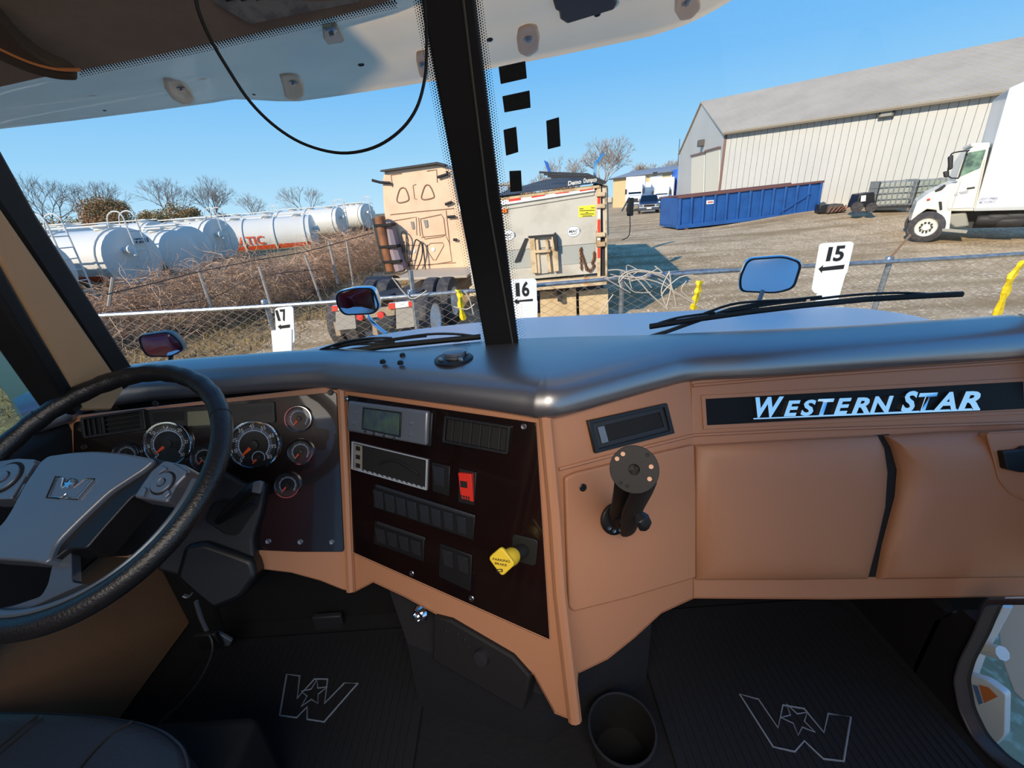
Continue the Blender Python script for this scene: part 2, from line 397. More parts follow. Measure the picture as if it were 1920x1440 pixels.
# small maker's print in the lower corner of the driver's pane
mb = MB()
a0 = FL.px(848, 645, .0006); a1 = FL.px(868, 643, .0006)
for j, (x0, x1, y) in enumerate(((852, 866, 642), (850, 880, 647), (853, 884, 651), (852, 872, 655))):
    p, q = FL.px(x0, y, 0), FL.px(x1, y-1.2, 0)
    for k in range(6):
        t0, t1 = k/6, (k+.75)/6
        mb.box(FL, p[0]+(q[0]-p[0])*t0, p[0]+(q[0]-p[0])*t1, p[1], p[1]+.002, .0003, .0007)
obj('glass_print', mb, M_INK, g1, kind='stuff')
# black adhesive pads left on the passenger pane
for i, (q, lab) in enumerate((([(935, 125), (985, 114), (988, 146), (939, 157)], 'black adhesive pad on windshield, topmost, touching the white visor edge'),
    ([(942, 180), (993, 169), (995, 201), (946, 210)], 'black wide adhesive pad on windshield, second from the top'),
    ([(1024, 226), (1048, 219), (1051, 273), (1027, 279)], 'black upright adhesive pad on windshield, standing apart to the right'),
    ([(944, 243), (968, 237), (972, 284), (949, 291)], 'black upright adhesive pad on windshield, third in the column'),
    ([(955, 320), (977, 319), (979, 357), (957, 359)], 'black upright adhesive pad on windshield, lowest, above the dump truck'))):
    obj('adhesive_pad', MB().prism(FRt, FRt.poly(q), .0005, .004), mat('pad_foam', '16191c', .8, var=(60, '20302c', .5, .7)), bevel=.0008, label=lab, cat='adhesive pad', group='black pads on the windshield')
# loose black cable looping in front of the glass
cpx = [(366, -40), (370, 12), (392, 68), (428, 130), (470, 192), (520, 240), (575, 272), (640, 287), (700, 277), (748, 247), (780, 205), (796, 150), (800, 90), (797, 20), (793, -30)]
obj('hanging_cable', MB().tube(smooth_path([atY(x, y, .66) for x, y in cpx], 5), .0021, 6), M_RUB, label='thin black cable hanging in a loop across the windshield', cat='cable')
# passenger-side pillar and dash end
rp_ = thing('pillar_trim', 'tan pillar trim on the passenger side, out at the right of the dash', 'pillar', (1.24, .95, 2.0))
obj('trim_panel', MB().tube([V((1.32, 1.0, 1.98)), V((1.28, .72, 2.86))], .045, 10), M_TAN3, rp_)
obj('end_cover', MB().box(WF, 1.195, 1.24, .84, 1.02, 1.58, 2.03), M_TAN, rp_, bevel=.01)
# ================================================================== dashboard
zl = 2.0
lip = [(60, 812), (128, 790), (175, 766), (280, 750), (390, 741), (520, 731), (600, 728), (650, 731), (760, 745), (900, 764), (985, 777), (1012, 781), (1050, 778), (1140, 753), (1240, 725), (1300, 712), (1420, 705), (1600, 692), (1780, 679), (1960, 666)]
front = smooth_path([atZ(x, y, zl) for x, y in lip], 6)
pad_back = [(-1.13, .80), (-.90, .90), (-.69, .955), (-.45, 1.0), (-.2, 1.035), (-.02, 1.052), (.16, 1.035), (.35, 1.004), (.8, .97), (1.32, .93)]
def backY(x):
    for (a, b), (c, d) in zip(pad_back, pad_back[1:]):
        if a <= x <= c: return b+(d-b)*(x-a)/(c-a)
    return pad_back[0][1] if x < pad_back[0][0] else pad_back[-1][1]
nor = []
for i in range(len(front)):
    d = front[min(i+2, len(front)-1)]-front[max(i-2, 0)]; nor.append(V((d.y, -d.x, 0)).normalized())
rows = []
for off, dz in ((-.05, -.004), (.0, -.004), (.006, .0), (.010, .010), (.008, .026), (.0, .042), (-.012, .054), (-.030, .062), (-.06, .067)):
    rows.append([p+n*off+V((0, 0, dz)) for p, n in zip(front, nor)])
for t in (.35, .7, 1.0):
    r = []
    for p, n in zip(front, nor):
        q = p-n*.06; by = max(backY(q.x)+.03, q.y+.05); r.append(V((q.x, q.y*(1-t)+by*t, zl+.067+.004*math.sin(t*PI))))
    rows.append(r)
mb = MB().loft(rows, False)
pad = obj('dash_pad', mb, M_PAD, ang=70, label='dark padded dashboard top running the full width under the windshield', cat='dash pad')
# tan carcass of the dashboard; one shell panel for each face
db = thing('dashboard', 'tan moulded dashboard body below the dark pad', 'dashboard', (0, .95, 1.5))
def shell(F, pts, m=M_TAN, n0=-.03, n1=0, name='shell_panel', bev=.004, parent=None, rnd=0):
    p = F.poly(pts, 0)
    if rnd: p = round_poly(p, rnd)
    return obj(name, MB().prism(F, p, n0, n1), m, parent if parent is not None else db, bevel=bev)
shell(FG, [(118, 800), (132, 780), (640, 722), (657, 1040), (662, 1112), (640, 1106), (600, 1090), (545, 1075), (470, 1066), (150, 1040)])
shell(FC, [(640, 722), (1020, 772), (1048, 1110), (1076, 1352), (1040, 1338), (1000, 1265), (930, 1218), (850, 1170), (760, 1120), (700, 1092), (662, 1112), (655, 1040)])
shell(FD, [(1018, 772), (1296, 706), (1304, 880), (1301, 1122), (1240, 1150), (1190, 1196), (1140, 1236), (1086, 1262), (1078, 1352), (1050, 1110)])
shell(FP, [(1296, 706), (1960, 660), (1960, 1118), (1560, 1124), (1299, 1122)])
# side return of the centre stack
mb = MB(); q = [FD.p(*FD.px(x, y)) for x, y in ((1086, 1262), (1140, 1236), (1190, 1196), (1240, 1150), (1301, 1122))]
mb.loft([q, [p+V((0, .16, -.01)) for p in q]], False); obj('shell_return', mb, M_TAN, db)
mb = MB(); q = [FP.p(*FP.px(x, y)) for x, y in ((1299, 1122), (1560, 1124), (1960, 1118))]
mb.loft([q, [p+V((0, .2, .01)) for p in q]], False); obj('shell_return', mb, M_TAN, db)
mb = MB(); q = [FC.p(*FC.px(x, y)) for x, y in ((662, 1112), (700, 1092), (760, 1120), (850, 1170), (930, 1218), (1000, 1265), (1040, 1338), (1076, 1352))]
mb.loft([q, [p+V((0, .2, .0)) for p in q]], False); obj('shell_return', mb, M_TAN, db)
# corner bead between the gauge face and the centre face, and the rounded post at the nose
mb = MB().tube([FG.p(*FG.px(x, y, .004), .004) for x, y in ((640, 722), (648, 880), (655, 1040), (658, 1108))], .011, 8); obj('corner_bead', mb, M_TAN, db)
mb = MB().tube([FC.p(*FC.px(x, y, .0), .0) for x, y in ((1022, 772), (1040, 960), (1050, 1110), (1078, 1350))], .014, 10); obj('nose_post', mb, M_TAN, db)
# lower dark bulkhead under the dash
mb = MB().box(WF, -1.09, .05, .99, 1.1, FLZ, 1.66); mb.box(WF, .4, 1.0, 1.0, 1.1, FLZ, 1.60)
obj('lower_bulkhead', mb, M_BLKM, db)
mb = MB(); mb.loft([[V((-.45, .98, 1.66)), V((0, .90, 1.62)), V((.42, .98, 1.62))], [V((-.30, .72, 1.42)), V((.02, .58, 1.42)), V((.30, .72, 1.42))], [V((-.3, .70, FLZ)), V((.02, .60, FLZ)), V((.30, .72, FLZ))]], False)
obj('engine_cover', mb, mat('cover_carpet', '121218', .9, bump=(80, .3)), db)
# recessed groove line between the badge strip and the doors
mb = MB(); mb.tube([FD.p(*FD.px(x, y, .002), .002) for x, y in ((1048, 880), (1150, 853), (1300, 816))], .004, 6); obj('moulding_line', mb, M_TAN, db)
mb = MB(); mb.tube([FP.p(*FP.px(x, y, .002), .002) for x, y in ((1300, 816), (1500, 806), (1660, 801), (1940, 792))], .004, 6); obj('moulding_line', mb, M_TAN, db)
mb = MB(); mb.tube([FP.p(*FP.px(x, y, .002), .002) for x, y in ((1299, 723), (1500, 706), (1940, 676))], .004, 6); obj('moulding_line', mb, M_TAN, db)
def screw(F, x, y, r=.006, m=M_BLK, par=None, n=.0):
    f = F.at(x, y, n); o = obj('screw', MB().lathe(f.o, f.n, [(0, 0), (r*1.25, 0), (r*1.3, .0012), (r, .0025), (r*.45, .0022), (r*.4, .0008), (0, .0008)], 14), m, par)
    return o
# ------------------------------------------------------------------ gloss veneer panels
NP = .004
gp = thing('instrument_cluster', 'dark glossy instrument panel behind the steering wheel', 'panel', FG.at(400, 900).o)
P1 = [(140, 792), (240, 772), (640-8, 735), (646, 1034), (560, 1034), (472, 1030), (300, 1000), (140, 900)]
obj('veneer', MB().prism(FG, round_poly(FG.poly(P1), .008), 0, NP), M_WOOD, gp, bevel=.0012)
for x, y in ((292, 757), (620, 736), (158, 838), (503, 1015), (563, 1016), (622, 1016)): screw(FG, x, y, .0055, M_BLK if y < 900 else M_STEEL, gp, NP)
cpn = thing('centre_console', 'dark glossy centre panel with switches and radio opening', 'panel', FC.at(850, 1000).o)
P2 = [(651, 740), (1006, 792), (1031, 1200), (662, 1036)]
obj('veneer', MB().prism(FC, round_poly(FC.poly(P2), .006), 0, NP), M_WOOD, cpn, bevel=.0012)
q = [FC.p(*FC.px(x, y, NP), NP) for x, y in P2]
obj('edge_trim', MB().tube(q, .0016, 5, closed=True), M_TAN, cpn)
for x, y in ((649, 748), (982, 800), (884, 1122), (772, 1075)): screw(FC, x, y, .005, M_STEEL, cpn, NP)
# ------------------------------------------------------------------ gauges
def gauge(px, rpx, F, label, ang0=225, sweep=270, nums=(), need=None, nred=False, sub=None, small=True, face='101216', n=NP):
    a, b = F.px(*px, n); a2, b2 = F.px(px[0]+rpx, px[1], n); r = math.hypot(a2-a, b2-b)
    f = F.sub(a, b, n)
    g = thing('gauge', label, 'gauge', f.o, 'round dashboard gauges')
    obj('bezel', MB().lathe(f.o, f.n, [(r*.86, .0005), (r*1.0, .0005), (r*1.02, .005), (r*.97, .009), (r*.90, .009), (r*.86, .004)], 40), M_CHR, g, ang=50)
    obj('dial', MB().lathe(f.o, f.n, [(0, .0005), (r*.87, .0005), (r*.87, .0025), (0, .0025)], 32), mat('dial_'+face, face, .35), g)
    mb = MB(); N = 24 if small else 40
    for k in range(N+1):
        t = math.radians(ang0-sweep*k/N); big = k % (N//8) == 0
        d = V((math.cos(t), math.sin(t))); w = r*.012 if not big else r*.02; e = V((-d.y, d.x))*w; i0, i1 = (r*.58 if big else r*.62), r*.70
        mb.add([f.p(*(d*i0-e), .0029), f.p(*(d*i1-e), .0029), f.p(*(d*i1+e), .0029), f.p(*(d*i0+e), .0029)], [(0, 1, 2, 3)])
    # scale arc
    arc = [(math.radians(ang0-sweep*k/30)) for k in range(31)]
    mb.loft([[f.p(r*q*math.cos(t), r*q*math.sin(t), .0028) for t in arc] for q in (.56, .60)], False)
    obj('scale_marks', mb, mat('dial_print', '9fb4d2', .6), g, kind='stuff', fix=False, smooth=False)
    if nums:
        for k, s in enumerate(nums):
            mb = MB()
            t = math.radians(ang0-sweep*k/(len(nums)-1)); h = r*(.145 if not small else .14); w = h*.62*len(s)
            c = (r*.77*math.cos(t), r*.77*math.sin(t)); text(mb, s, f, (c[0]-w/2, c[1]-h/2), (c[0]+w/2, c[1]-h/2), h, .0028, .0003, 0, 0)
            obj('numeral', mb, M_INKW, g, fix=False, smooth=False)
    t = math.radians(need if need is not None else ang0); d = V((math.cos(t), math.sin(t))); e = V((-d.y, d.x))
    w = r*.05; mb = MB().prism(f, [tuple(d*r*.12-e*w*1.5), tuple(d*r*.62-e*w*.5), tuple(d*r*.62+e*w*.5), tuple(d*r*.12+e*w*1.5)], .0035, .005); obj('needle', mb, M_ORG, g, label='orange needle')
    obj('needle_hub', MB().lathe(f.o, f.n, [(0, .0028), (r*.2, .0028), (r*.18, .006), (0, .0065)], 20), M_BLK, g)
    if sub:
        c = (r*sub[0], r*sub[1]); q = r*.26; mb = MB(); ar = [math.radians(215-250*k/16) for k in range(17)]
        mb.loft([[f.p(c[0]+q*s*math.cos(u), c[1]+q*s*math.sin(u), .0028) for u in ar] for s in (.86, .98)], False)
        sd = obj('sub_dial', mb, mat('dial_print', '9fb4d2', .6), g, fix=False)
        u = math.radians(222); d = V((math.cos(u), math.sin(u))); e = V((-d.y, d.x)); C_ = V(c)
        obj('sub_needle', MB().prism(f, [tuple(C_+d*q*.35-e*q*.16), tuple(C_+d*q*1.25-e*q*.06), tuple(C_+d*q*1.25+e*q*.06), tuple(C_+d*q*.35+e*q*.16)], .0033, .0045), M_ORG, sd)
        obj('sub_hub', MB().lathe(f.p(*c), f.n, [(0, .0028), (q*.45, .0028), (q*.4, .0048), (0, .005)], 14), M_BLK, sd)
    obj('lens', MB().lathe(f.o, f.n, [(0, .0072), (r*.88, .0072), (r*.88, .0078), (0, .0080)], 32), M_GLENS, g)
    return g
sp = [str(k) for k in (5, 15, 25, 35, 45, 55, 65, 75, 85)]
gauge((477, 834), 49, FG, 'large speedometer right of the wheel rim with small odometer dial', nums=sp, small=False, sub=(.12, -.52), need=218)
gauge((316, 832), 46, FG, 'large tachometer seen through the steering wheel', nums=['0', '5', '10', '15', '20', '25', '30'], small=False, need=215)
gauge((561, 785), 26, FG, 'small gauge topmost of the three right of the speedometer', need=228)
gauge((564, 847), 25, FG, 'small gauge middle of the three right of the speedometer', need=228)
gauge((540, 909), 25, FG, 'small gauge lowest of the three below the speedometer', need=228)
gauge((239, 853), 26, FG, 'small gauge left of the tachometer behind the wheel pad', need=228)
gauge((384, 858), 26, FG, 'small gauge half hidden by the right side of the wheel rim', need=228)
# driver information display
di = thing('information_display', 'long recessed display bar above the gauges', 'display', FG.at(400, 785).o)
o_ = FG.poly([(282, 768), (516, 753), (518, 792), (286, 800)], NP)
obj('display_frame', MB().prism(FG, round_poly(o_, .004), NP, NP+.006), M_BLK, di, bevel=.001)
obj('lit_screen', MB().prism(FG, FG.poly([(352, 772), (400, 769), (402, 796), (353, 799)], NP+.006), NP+.0055, NP+.0075), mat('lcd_grey_green', '6b6a55', .25, spec=.8), di, label='pale grey-green screen')
obj('warning_lamp_strip', MB().prism(FG, FG.poly([(288, 774), (345, 771), (345, 788), (288, 791)], NP+.006), NP+.0055, NP+.007), M_BLKM, di)
obj('warning_lamp_strip', MB().prism(FG, FG.poly([(425, 766), (508, 760), (508, 776), (425, 782)], NP+.006), NP+.0055, NP+.007), M_GRY, di)
# ------------------------------------------------------------------ air vents
def vent(F, quad, label, vslats, hslats=0, split=None, n=NP, frm=M_BLK, deep=.03):
    P = F.poly(quad, n+.008); c = V((sum(p[0] for p in P)/4, sum(p[1] for p in P)/4))
    u = V(P[1])-V(P[0])+V(P[2])-V(P[3]); rot = math.atan2(u.y, u.x); f = F.sub(c.x, c.y, n, rot)
    w = u.length/4; h = ((V(P[0])-V(P[3])).length+(V(P[1])-V(P[2])).length)/4
    t = thing('air_vent', label, 'vent', f.o, 'dashboard air vents')
    m = .006
    obj('vent_frame', MB().ring(f, rrect(-w, w, -h, h, .004), rrect(-w+m, w-m, -h+m, h-m, .002), -.002, .009), frm, t, bevel=.0012)
    obj('vent_cavity', MB().box(f, -w+.002, w-.002, -h+.002, h-.002, -.001, .0005), M_BLKM, t)
    for (s0, s1, nv, nh) in ([(-1, 1, vslats, hslats)] if not split else split):
        x0, x1 = -w+m+(s0+1)/2*(2*w-2*m), -w+m+(s1+1)/2*(2*w-2*m)
        for k in range(nv):
            x = x0+(x1-x0)*(k+.75)/(nv+.5); obj('slat', MB().box(f, x-.0012, x+.0012, -h+m, h-m, .0005, .006), M_GRY, t)
        for k in range(nh):
            y = -h+m+(2*h-2*m)*(k+.75)/(nh+.5); obj('slat', MB().box(f, x0, x1, y-.0012, y+.0012, .0005, .006), M_BLK, t)
        if split: obj('divider', MB().box(f, x1-.003, x1+.003, -h+m, h-m, .0005, .009), frm, t)
    return t
vent(FG, [(151, 783), (270, 766), (273, 806), (155, 823)], 'black air vent left of the tachometer, seen through the wheel', 0, split=((-1, -.35, 3, 0), (-.35, .99, 0, 3)))
vent(FC, [(832, 779), (956, 799), (953, 853), (829, 830)], 'black air vent in the glossy centre panel', 6)
# open rectangular duct on the angled face
Q = [(1101, 789), (1250, 756), (1264, 812), (1115, 850)]
f = FD; P = f.poly(Q, .006); t = thing('air_vent', 'open black air duct in the tan face above the phone mount', 'vent', f.at(1182, 802).o, 'dashboard air vents')
obj('vent_frame', MB().ring(f, P, scale_poly(P, .90, .78), -.002, .009), M_BLK, t, bevel=.0015)
obj('vent_sleeve', MB().ring(f, scale_poly(P, .91, .80), scale_poly(P, .80, .50), -.004, .004), M_GRY, t, bevel=.001)
obj('vent_cavity', MB().prism(f, scale_poly(P, .92, .82), .0005, .0012), M_BLKM, t)
P3 = scale_poly(P, .79, .50); mid = lambda k, q: tuple(V(P3[k])*(1-q)+V(P3[(k+1) % 4])*q)
obj('deflector', MB().prism(f, [P3[0], tuple(V(P3[0])*.9+V(P3[1])*.1), tuple(V(P3[3])*.9+V(P3[2])*.1), P3[3]], .001, .006), M_SLATE, t)
# ------------------------------------------------------------------ climate control head
ch = [(653, 751), (803, 771), (800, 836), (651, 808)]
cl = thing('climate_control', 'slate climate control head with small screen and round buttons', 'control unit', FC.at(725, 792).o)
P = FC.poly(ch, .018)
obj('housing', MB().prism(FC, P, NP, .020), M_SLATE, cl, bevel=.005, seg=3)
obj('side_flange', MB().prism(FC, FC.poly([(798, 771), (812, 774), (808, 838), (797, 836)], NP+.006), NP, .012), M_BLK, cl, bevel=.002)
sc_ = FC.poly([(684, 766), (751, 775), (749, 817), (682, 803)], .020)
obj('screen_frame', MB().ring(FC, scale_poly(sc_, 1.08, 1.12), sc_, .018, .023), M_BLK, cl, bevel=.0008)
obj('screen', MB().prism(FC, sc_, .019, .0212), mat('lcd_dark', '3a4a55', .12, var=(30, '4b5f55', .4, .6), spec=.9), cl)
for x, y, r in ((665, 773, .0048), (663, 793, .0048), (770, 793, .0055), (768, 814, .0045), (686, 808, .004), (702, 813, .004), (721, 818, .004), (740, 822, .004)):
    g = FC.at(x, y, .020); obj('button', MB().lathe(g.o, g.n, [(0, 0), (r, 0), (r, .002), (r*.8, .0036), (0, .004)], 16), M_SLATE if r > .0042 else M_STEEL, cl)
# ------------------------------------------------------------------ empty radio cage
Q = FC.poly([(661, 827), (803, 861), (801, 919), (660, 879)], .006)
rs = thing('radio_cage', 'empty bright metal radio cage with dark opening', 'radio cage', FC.at(730, 872).o)
obj('cage_rim', MB().ring(FC, Q, scale_poly(Q, .965, .92), NP, .010), mat('zinc', 'a3abb5', .35, .2), rs, bevel=.0008)
obj('cage_cavity', MB().prism(FC, scale_poly(Q, .97, .93), NP, NP+.001), M_BLKM, rs)
Zn = mat('zinc_dull', '8d877d', .45, .2)
L_ = [(664, 832), (679, 836), (679, 884), (664, 879)]
sp_ = obj('cage_side', MB().prism(FC, FC.poly(L_, .006), NP+.001, .007), Zn, rs, bevel=.0006)
for y in (836, 852, 868):
    obj('cage_slot', MB().prism(FC, FC.poly([(667, y), (675, y+2), (675, y+10), (667, y+8)], .0075), .0068, .0076), M_BLKM, sp_)
for k in range(14):
    x = 672+k*9.2; y = 878+k*2.62
    obj('cage_finger', MB().prism(FC, FC.poly([(x, y), (x+4.5, y+1.3), (x+8.5, y+5.5), (x+3, y+4.8)], .007), NP+.002, .0078), mat('zinc', 'a3abb5', .35, .2), rs)
mb = MB().tube(smooth_path([FC.p(*FC.px(x, y, .006), .006) for x, y in ((712, 868), (735, 862), (760, 872), (785, 890))], 5), .004, 8); obj('loose_wire_loom', mb, M_RUB, rs)
# ------------------------------------------------------------------ rocker switches
def rocker(mbq, n0, n1, m, par, name='rocker', frame=FC):
    P = frame.poly(mbq, n1); c = scale_poly(P, .97)
    mb = MB(); h = len(c)
    top = [tuple(V(c[0])), tuple(V(c[1])), tuple(V(c[1])*.5+V(c[2])*.5), tuple(V(c[2])), tuple(V(c[3])), tuple(V(c[0])*.5+V(c[3])*.5)]
    zz = [n1+.004, n1+.004, n1, n1-.004, n1-.004, n1]
    vs = [frame.p(*p, n0) for p in top]+[frame.p(*p, z) for p, z in zip(top, zz)]
    mb.add(vs, [(0, 1, 2, 5), (5, 2, 3, 4), (6, 7, 8, 11), (11, 8, 9, 10)]+[(i, (i+1) % 6, 6+(i+1) % 6, 6+i) for i in range(6)])
    return obj(name, mb, m, par, bevel=.001)
sw = thing('rocker_switch', 'single black rocker switch beside the radio cage', 'switch', FC.at(826, 895).o, 'rocker switches')
obj('switch_bezel', MB().prism(FC, FC.poly([(811, 866), (845, 874), (843, 930), (813, 920)], NP), NP, .008), M_BLK, sw, bevel=.001)
rk = rocker([(812, 872), (833, 877), (831, 915), (813, 909)], .008, .013, M_SWI, sw)
mb = MB(); [mb.prism(FC, FC.poly([(815, y), (829, y+3), (829, y+4.5), (815, y+1.5)], .0125), .012, .0135) for y in (884, 903, 907)]; obj('switch_print', mb, M_INK, rk)
sw = thing('rocker_switch', 'red rocker switch with black window on the centre panel', 'switch', FC.at(874, 912).o, 'rocker switches')
obj('switch_bezel', MB().prism(FC, FC.poly([(862, 877), (895, 885), (891, 947), (861, 941)], NP), NP, .009), M_BLK, sw, bevel=.001)
rk = rocker([(860, 885), (885, 888), (886, 943), (862, 938)], .009, .017, M_RED, sw)
obj('indicator_window', MB().prism(FC, FC.poly([(863, 901), (876, 903), (876, 915), (864, 913)], .018), .015, .0192), M_BLKM, rk, label='black window')
mb = MB()
for k in range(4):
    for j in range(2): mb.prism(FC, FC.poly([(864+k*4.6, 928+j*5+k), (867+k*4.6, 929+j*5+k), (866.5+k*4.6, 932+j*5+k), (863.5+k*4.6, 931+j*5+k)], .0145), .013, .0155)
obj('switch_print', mb, M_INK, rk)
sb = thing('switch_bank', 'upper row of eight black rocker switches in one bezel', 'switch bank', FC.at(795, 970).o)
o_ = FC.poly([(704, 908), (892, 967), (889, 1012), (702, 950)], NP)
obj('bank_bezel', MB().prism(FC, o_, NP, .008), M_BLK, sb, bevel=.0012)
obj('bank_lip', MB().prism(FC, FC.poly([(706, 908), (891, 966), (891, 973), (706, 914)], .010), .007, .012), M_SWI, sb, bevel=.0015)
for k, (x, y) in enumerate(((709, 922), (730, 929), (751, 935), (772, 942), (795, 949), (817, 956), (840, 962), (865, 970))):
    rk = rocker([(x-8, y-5), (x+9, y), (x+8, y+35), (x-8, y+30)], .008, .013, M_SWI, sb)
    mb = MB()
    for j in range(3): mb.prism(FC, FC.poly([(x-5+j*4, y+7+j), (x-2+j*4, y+8+j), (x-2+j*4, y+11+j), (x-5+j*4, y+10+j)], .0135), .0125, .0145)
    mb.prism(FC, FC.poly([(x-4, y+23), (x+4, y+25), (x+4, y+26.5), (x-4, y+24.5)], .0135), .011, .0125)
    obj('switch_print', mb, M_INK, rk)
sb = thing('switch_bank', 'lower row of four dark rocker switches in shade', 'switch bank', FC.at(752, 1010).o)
obj('bank_bezel', MB().prism(FC, FC.poly([(704, 976), (797, 1008), (796, 1052), (703, 1018)], NP), NP, .008), M_BLK, sb, bevel=.0012)
obj('bank_lip', MB().prism(FC, FC.poly([(707, 977), (797, 1008), (797, 1014), (707, 983)], .010), .007, .011), M_GRY, sb, bevel=.001)
for x, y in ((713, 991), (735, 998), (757, 1005), (779, 1013)):
    rocker([(x-9, y-3), (x+9, y+3), (x+8, y+32), (x-8, y+26)], .008, .013, M_GRY, sb)
sb = thing('switch_bank', 'short column of dark blank switches right of the lower row', 'switch bank', FC.at(858, 1045).o)
obj('bank_bezel', MB().prism(FC, FC.poly([(826, 1018), (886, 1040), (884, 1108), (824, 1080)], NP), NP, .008), M_BLK, sb, bevel=.0012)
for x, y in ((839, 1032), (868, 1043)): rocker([(x-10, y-4), (x+10, y+3), (x+9, y+36), (x-9, y+29)], .008, .013, M_GRY, sb)
# ------------------------------------------------------------------ parking brake knob
f0 = FC.at(984, 1030, NP)
pk = thing('parking_brake_knob', 'yellow diamond parking brake knob standing out from the centre panel', 'knob', f0.o)
tip = atT(942, 1053, (f0.o-CAM).dot(cF)-.075); ax = (tip-f0.o).normalized()
obj('valve_plate', MB().prism(f0, rrect(-.028, .028, -.028, .028, .008), 0, .006), mat('olive_black', '0f0e0b', .6), pk, bevel=.002)
L = (tip-f0.o).length
obj('shaft', MB().lathe(f0.o, ax, [(.013, 0), (.013, L*.35), (.010, L*.4), (.010, L*.55)], 16), M_BLKM, pk)
obj('knob_neck', MB().lathe(f0.o, ax, [(.015, L*.52), (.0175, L*.6), (.0175, L*.85), (.014, L)], 18), M_YEL, pk)
fk = Fr(tip, right+up*.12, up-right*.12); fk = Fr(tip, fk.u-ax*fk.u.dot(ax)*.5, fk.v)
if fk.n.dot(ax) < 0: fk = Fr(tip, -fk.u, fk.v)
D = fk.poly([(941, 1024), (967, 1057), (942, 1080), (916, 1045)])
hd = obj('knob_head', MB().prism(fk, round_poly(D, .008), -.005, .004), M_YEL, pk, bevel=.002)
mb = MB(); text(mb, 'PARKING', fk, fk.px(925, 1048), fk.px(957, 1053), .0042, .0042, .0005); text(mb, 'BRAKE', fk, fk.px(929, 1056), fk.px(951, 1060), .0042, .0042, .0005)
a, b = fk.px(938, 1068); mb.ring(fk, rrect(a-.006, a+.006, b-.003, b+.003, .002), rrect(a-.004, a+.004, b-.0015, b+.0015, .001), .0038, .0047)
obj('knob_lettering', mb, M_INK, hd, fix=False)
# ------------------------------------------------------------------ lighter socket and lower control box on the floor side of the stack
f1 = FC.at(790, 1150, .0)
ls = obj('lighter_socket', MB().lathe(f1.o, f1.n, [(0, 0), (.017, 0), (.019, .004), (.014, .012), (.011, .014), (.010, .006), (0, .006)], 18), M_CHR, label='small chrome lighter socket below the centre panel', cat='socket')
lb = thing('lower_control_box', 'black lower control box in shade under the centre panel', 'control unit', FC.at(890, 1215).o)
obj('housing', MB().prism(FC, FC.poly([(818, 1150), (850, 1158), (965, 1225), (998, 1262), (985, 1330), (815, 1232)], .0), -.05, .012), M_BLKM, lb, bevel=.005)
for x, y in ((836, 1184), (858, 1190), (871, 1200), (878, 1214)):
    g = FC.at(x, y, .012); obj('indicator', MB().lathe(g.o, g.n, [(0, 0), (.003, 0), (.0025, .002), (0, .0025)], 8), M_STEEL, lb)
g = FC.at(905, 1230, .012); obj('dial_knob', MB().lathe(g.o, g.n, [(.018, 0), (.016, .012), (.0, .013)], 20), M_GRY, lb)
# ------------------------------------------------------------------ badge strip on the passenger face
bs = thing('badge_strip', 'black strip with raised chrome lettering on the passenger side of the dash', 'badge', FP.at(1620, 755).o)
obj('strip_frame', MB().ring(FP, FP.poly([(1314, 741), (1960, 706), (1960, 774), (1318, 805)]), FP.poly([(1322, 748), (1960, 713), (1960, 768), (1325, 797)]), -.001, .003), M_TAN, bs, bevel=.001)
obj('strip', MB().prism(FP, FP.poly([(1322, 748), (1917, 715), (1919, 766), (1325, 797)]), -.001, .0018), mat('badge_black', '0b0c0f', .5, bump=(700, .05), spec=.2), bs)
obj('strip', MB().prism(FP, FP.poly([(1922, 714), (1960, 712), (1960, 766), (1924, 767)]), -.001, .0018), mat('badge_black', '0b0c0f', .5), bs)
nb = .0018
def px_text(mb, s, F, x0, y0, x1, y1, hpx, n, ext, shear=0, bold=.01):
    p0 = F.px(x0, y0, n); p1 = F.px(x1, y1, n); q = F.px(x0, y0-hpx, n); h = abs(q[1]-p0[1])
    return text(mb, s, F, p0, p1, h, n, ext, shear, bold)
def slope(x): return 783.5-(x-1413)*.0362
for s, x0, x1, h in (('W', 1413, 1466, 35), ('E', 1466, 1497, 27), ('S', 1497, 1526, 27), ('T', 1528, 1560, 28), ('E', 1559, 1592, 28), ('R', 1592, 1626, 28), ('N', 1626, 1670, 29), ('S', 1684, 1715, 36), ('T', 1716, 1752, 32), ('A', 1744, 1787, 32), ('R', 1790, 1832, 32)):
    mb = MB(); px_text(mb, s, FP, x0, slope(x0)-3, x1, slope(x1)-3, h, nb, .007, .28, .035); obj('chrome_letter', mb, M_CHR, bs, ang=25, bevel=.0014)
mb = MB().prism(FP, FP.poly([(1409, 783), (1410, 786), (1833, 769), (1831, 764)], nb), nb, nb+.006); obj('letter_base', mb, M_CHR, bs, bevel=.0006)
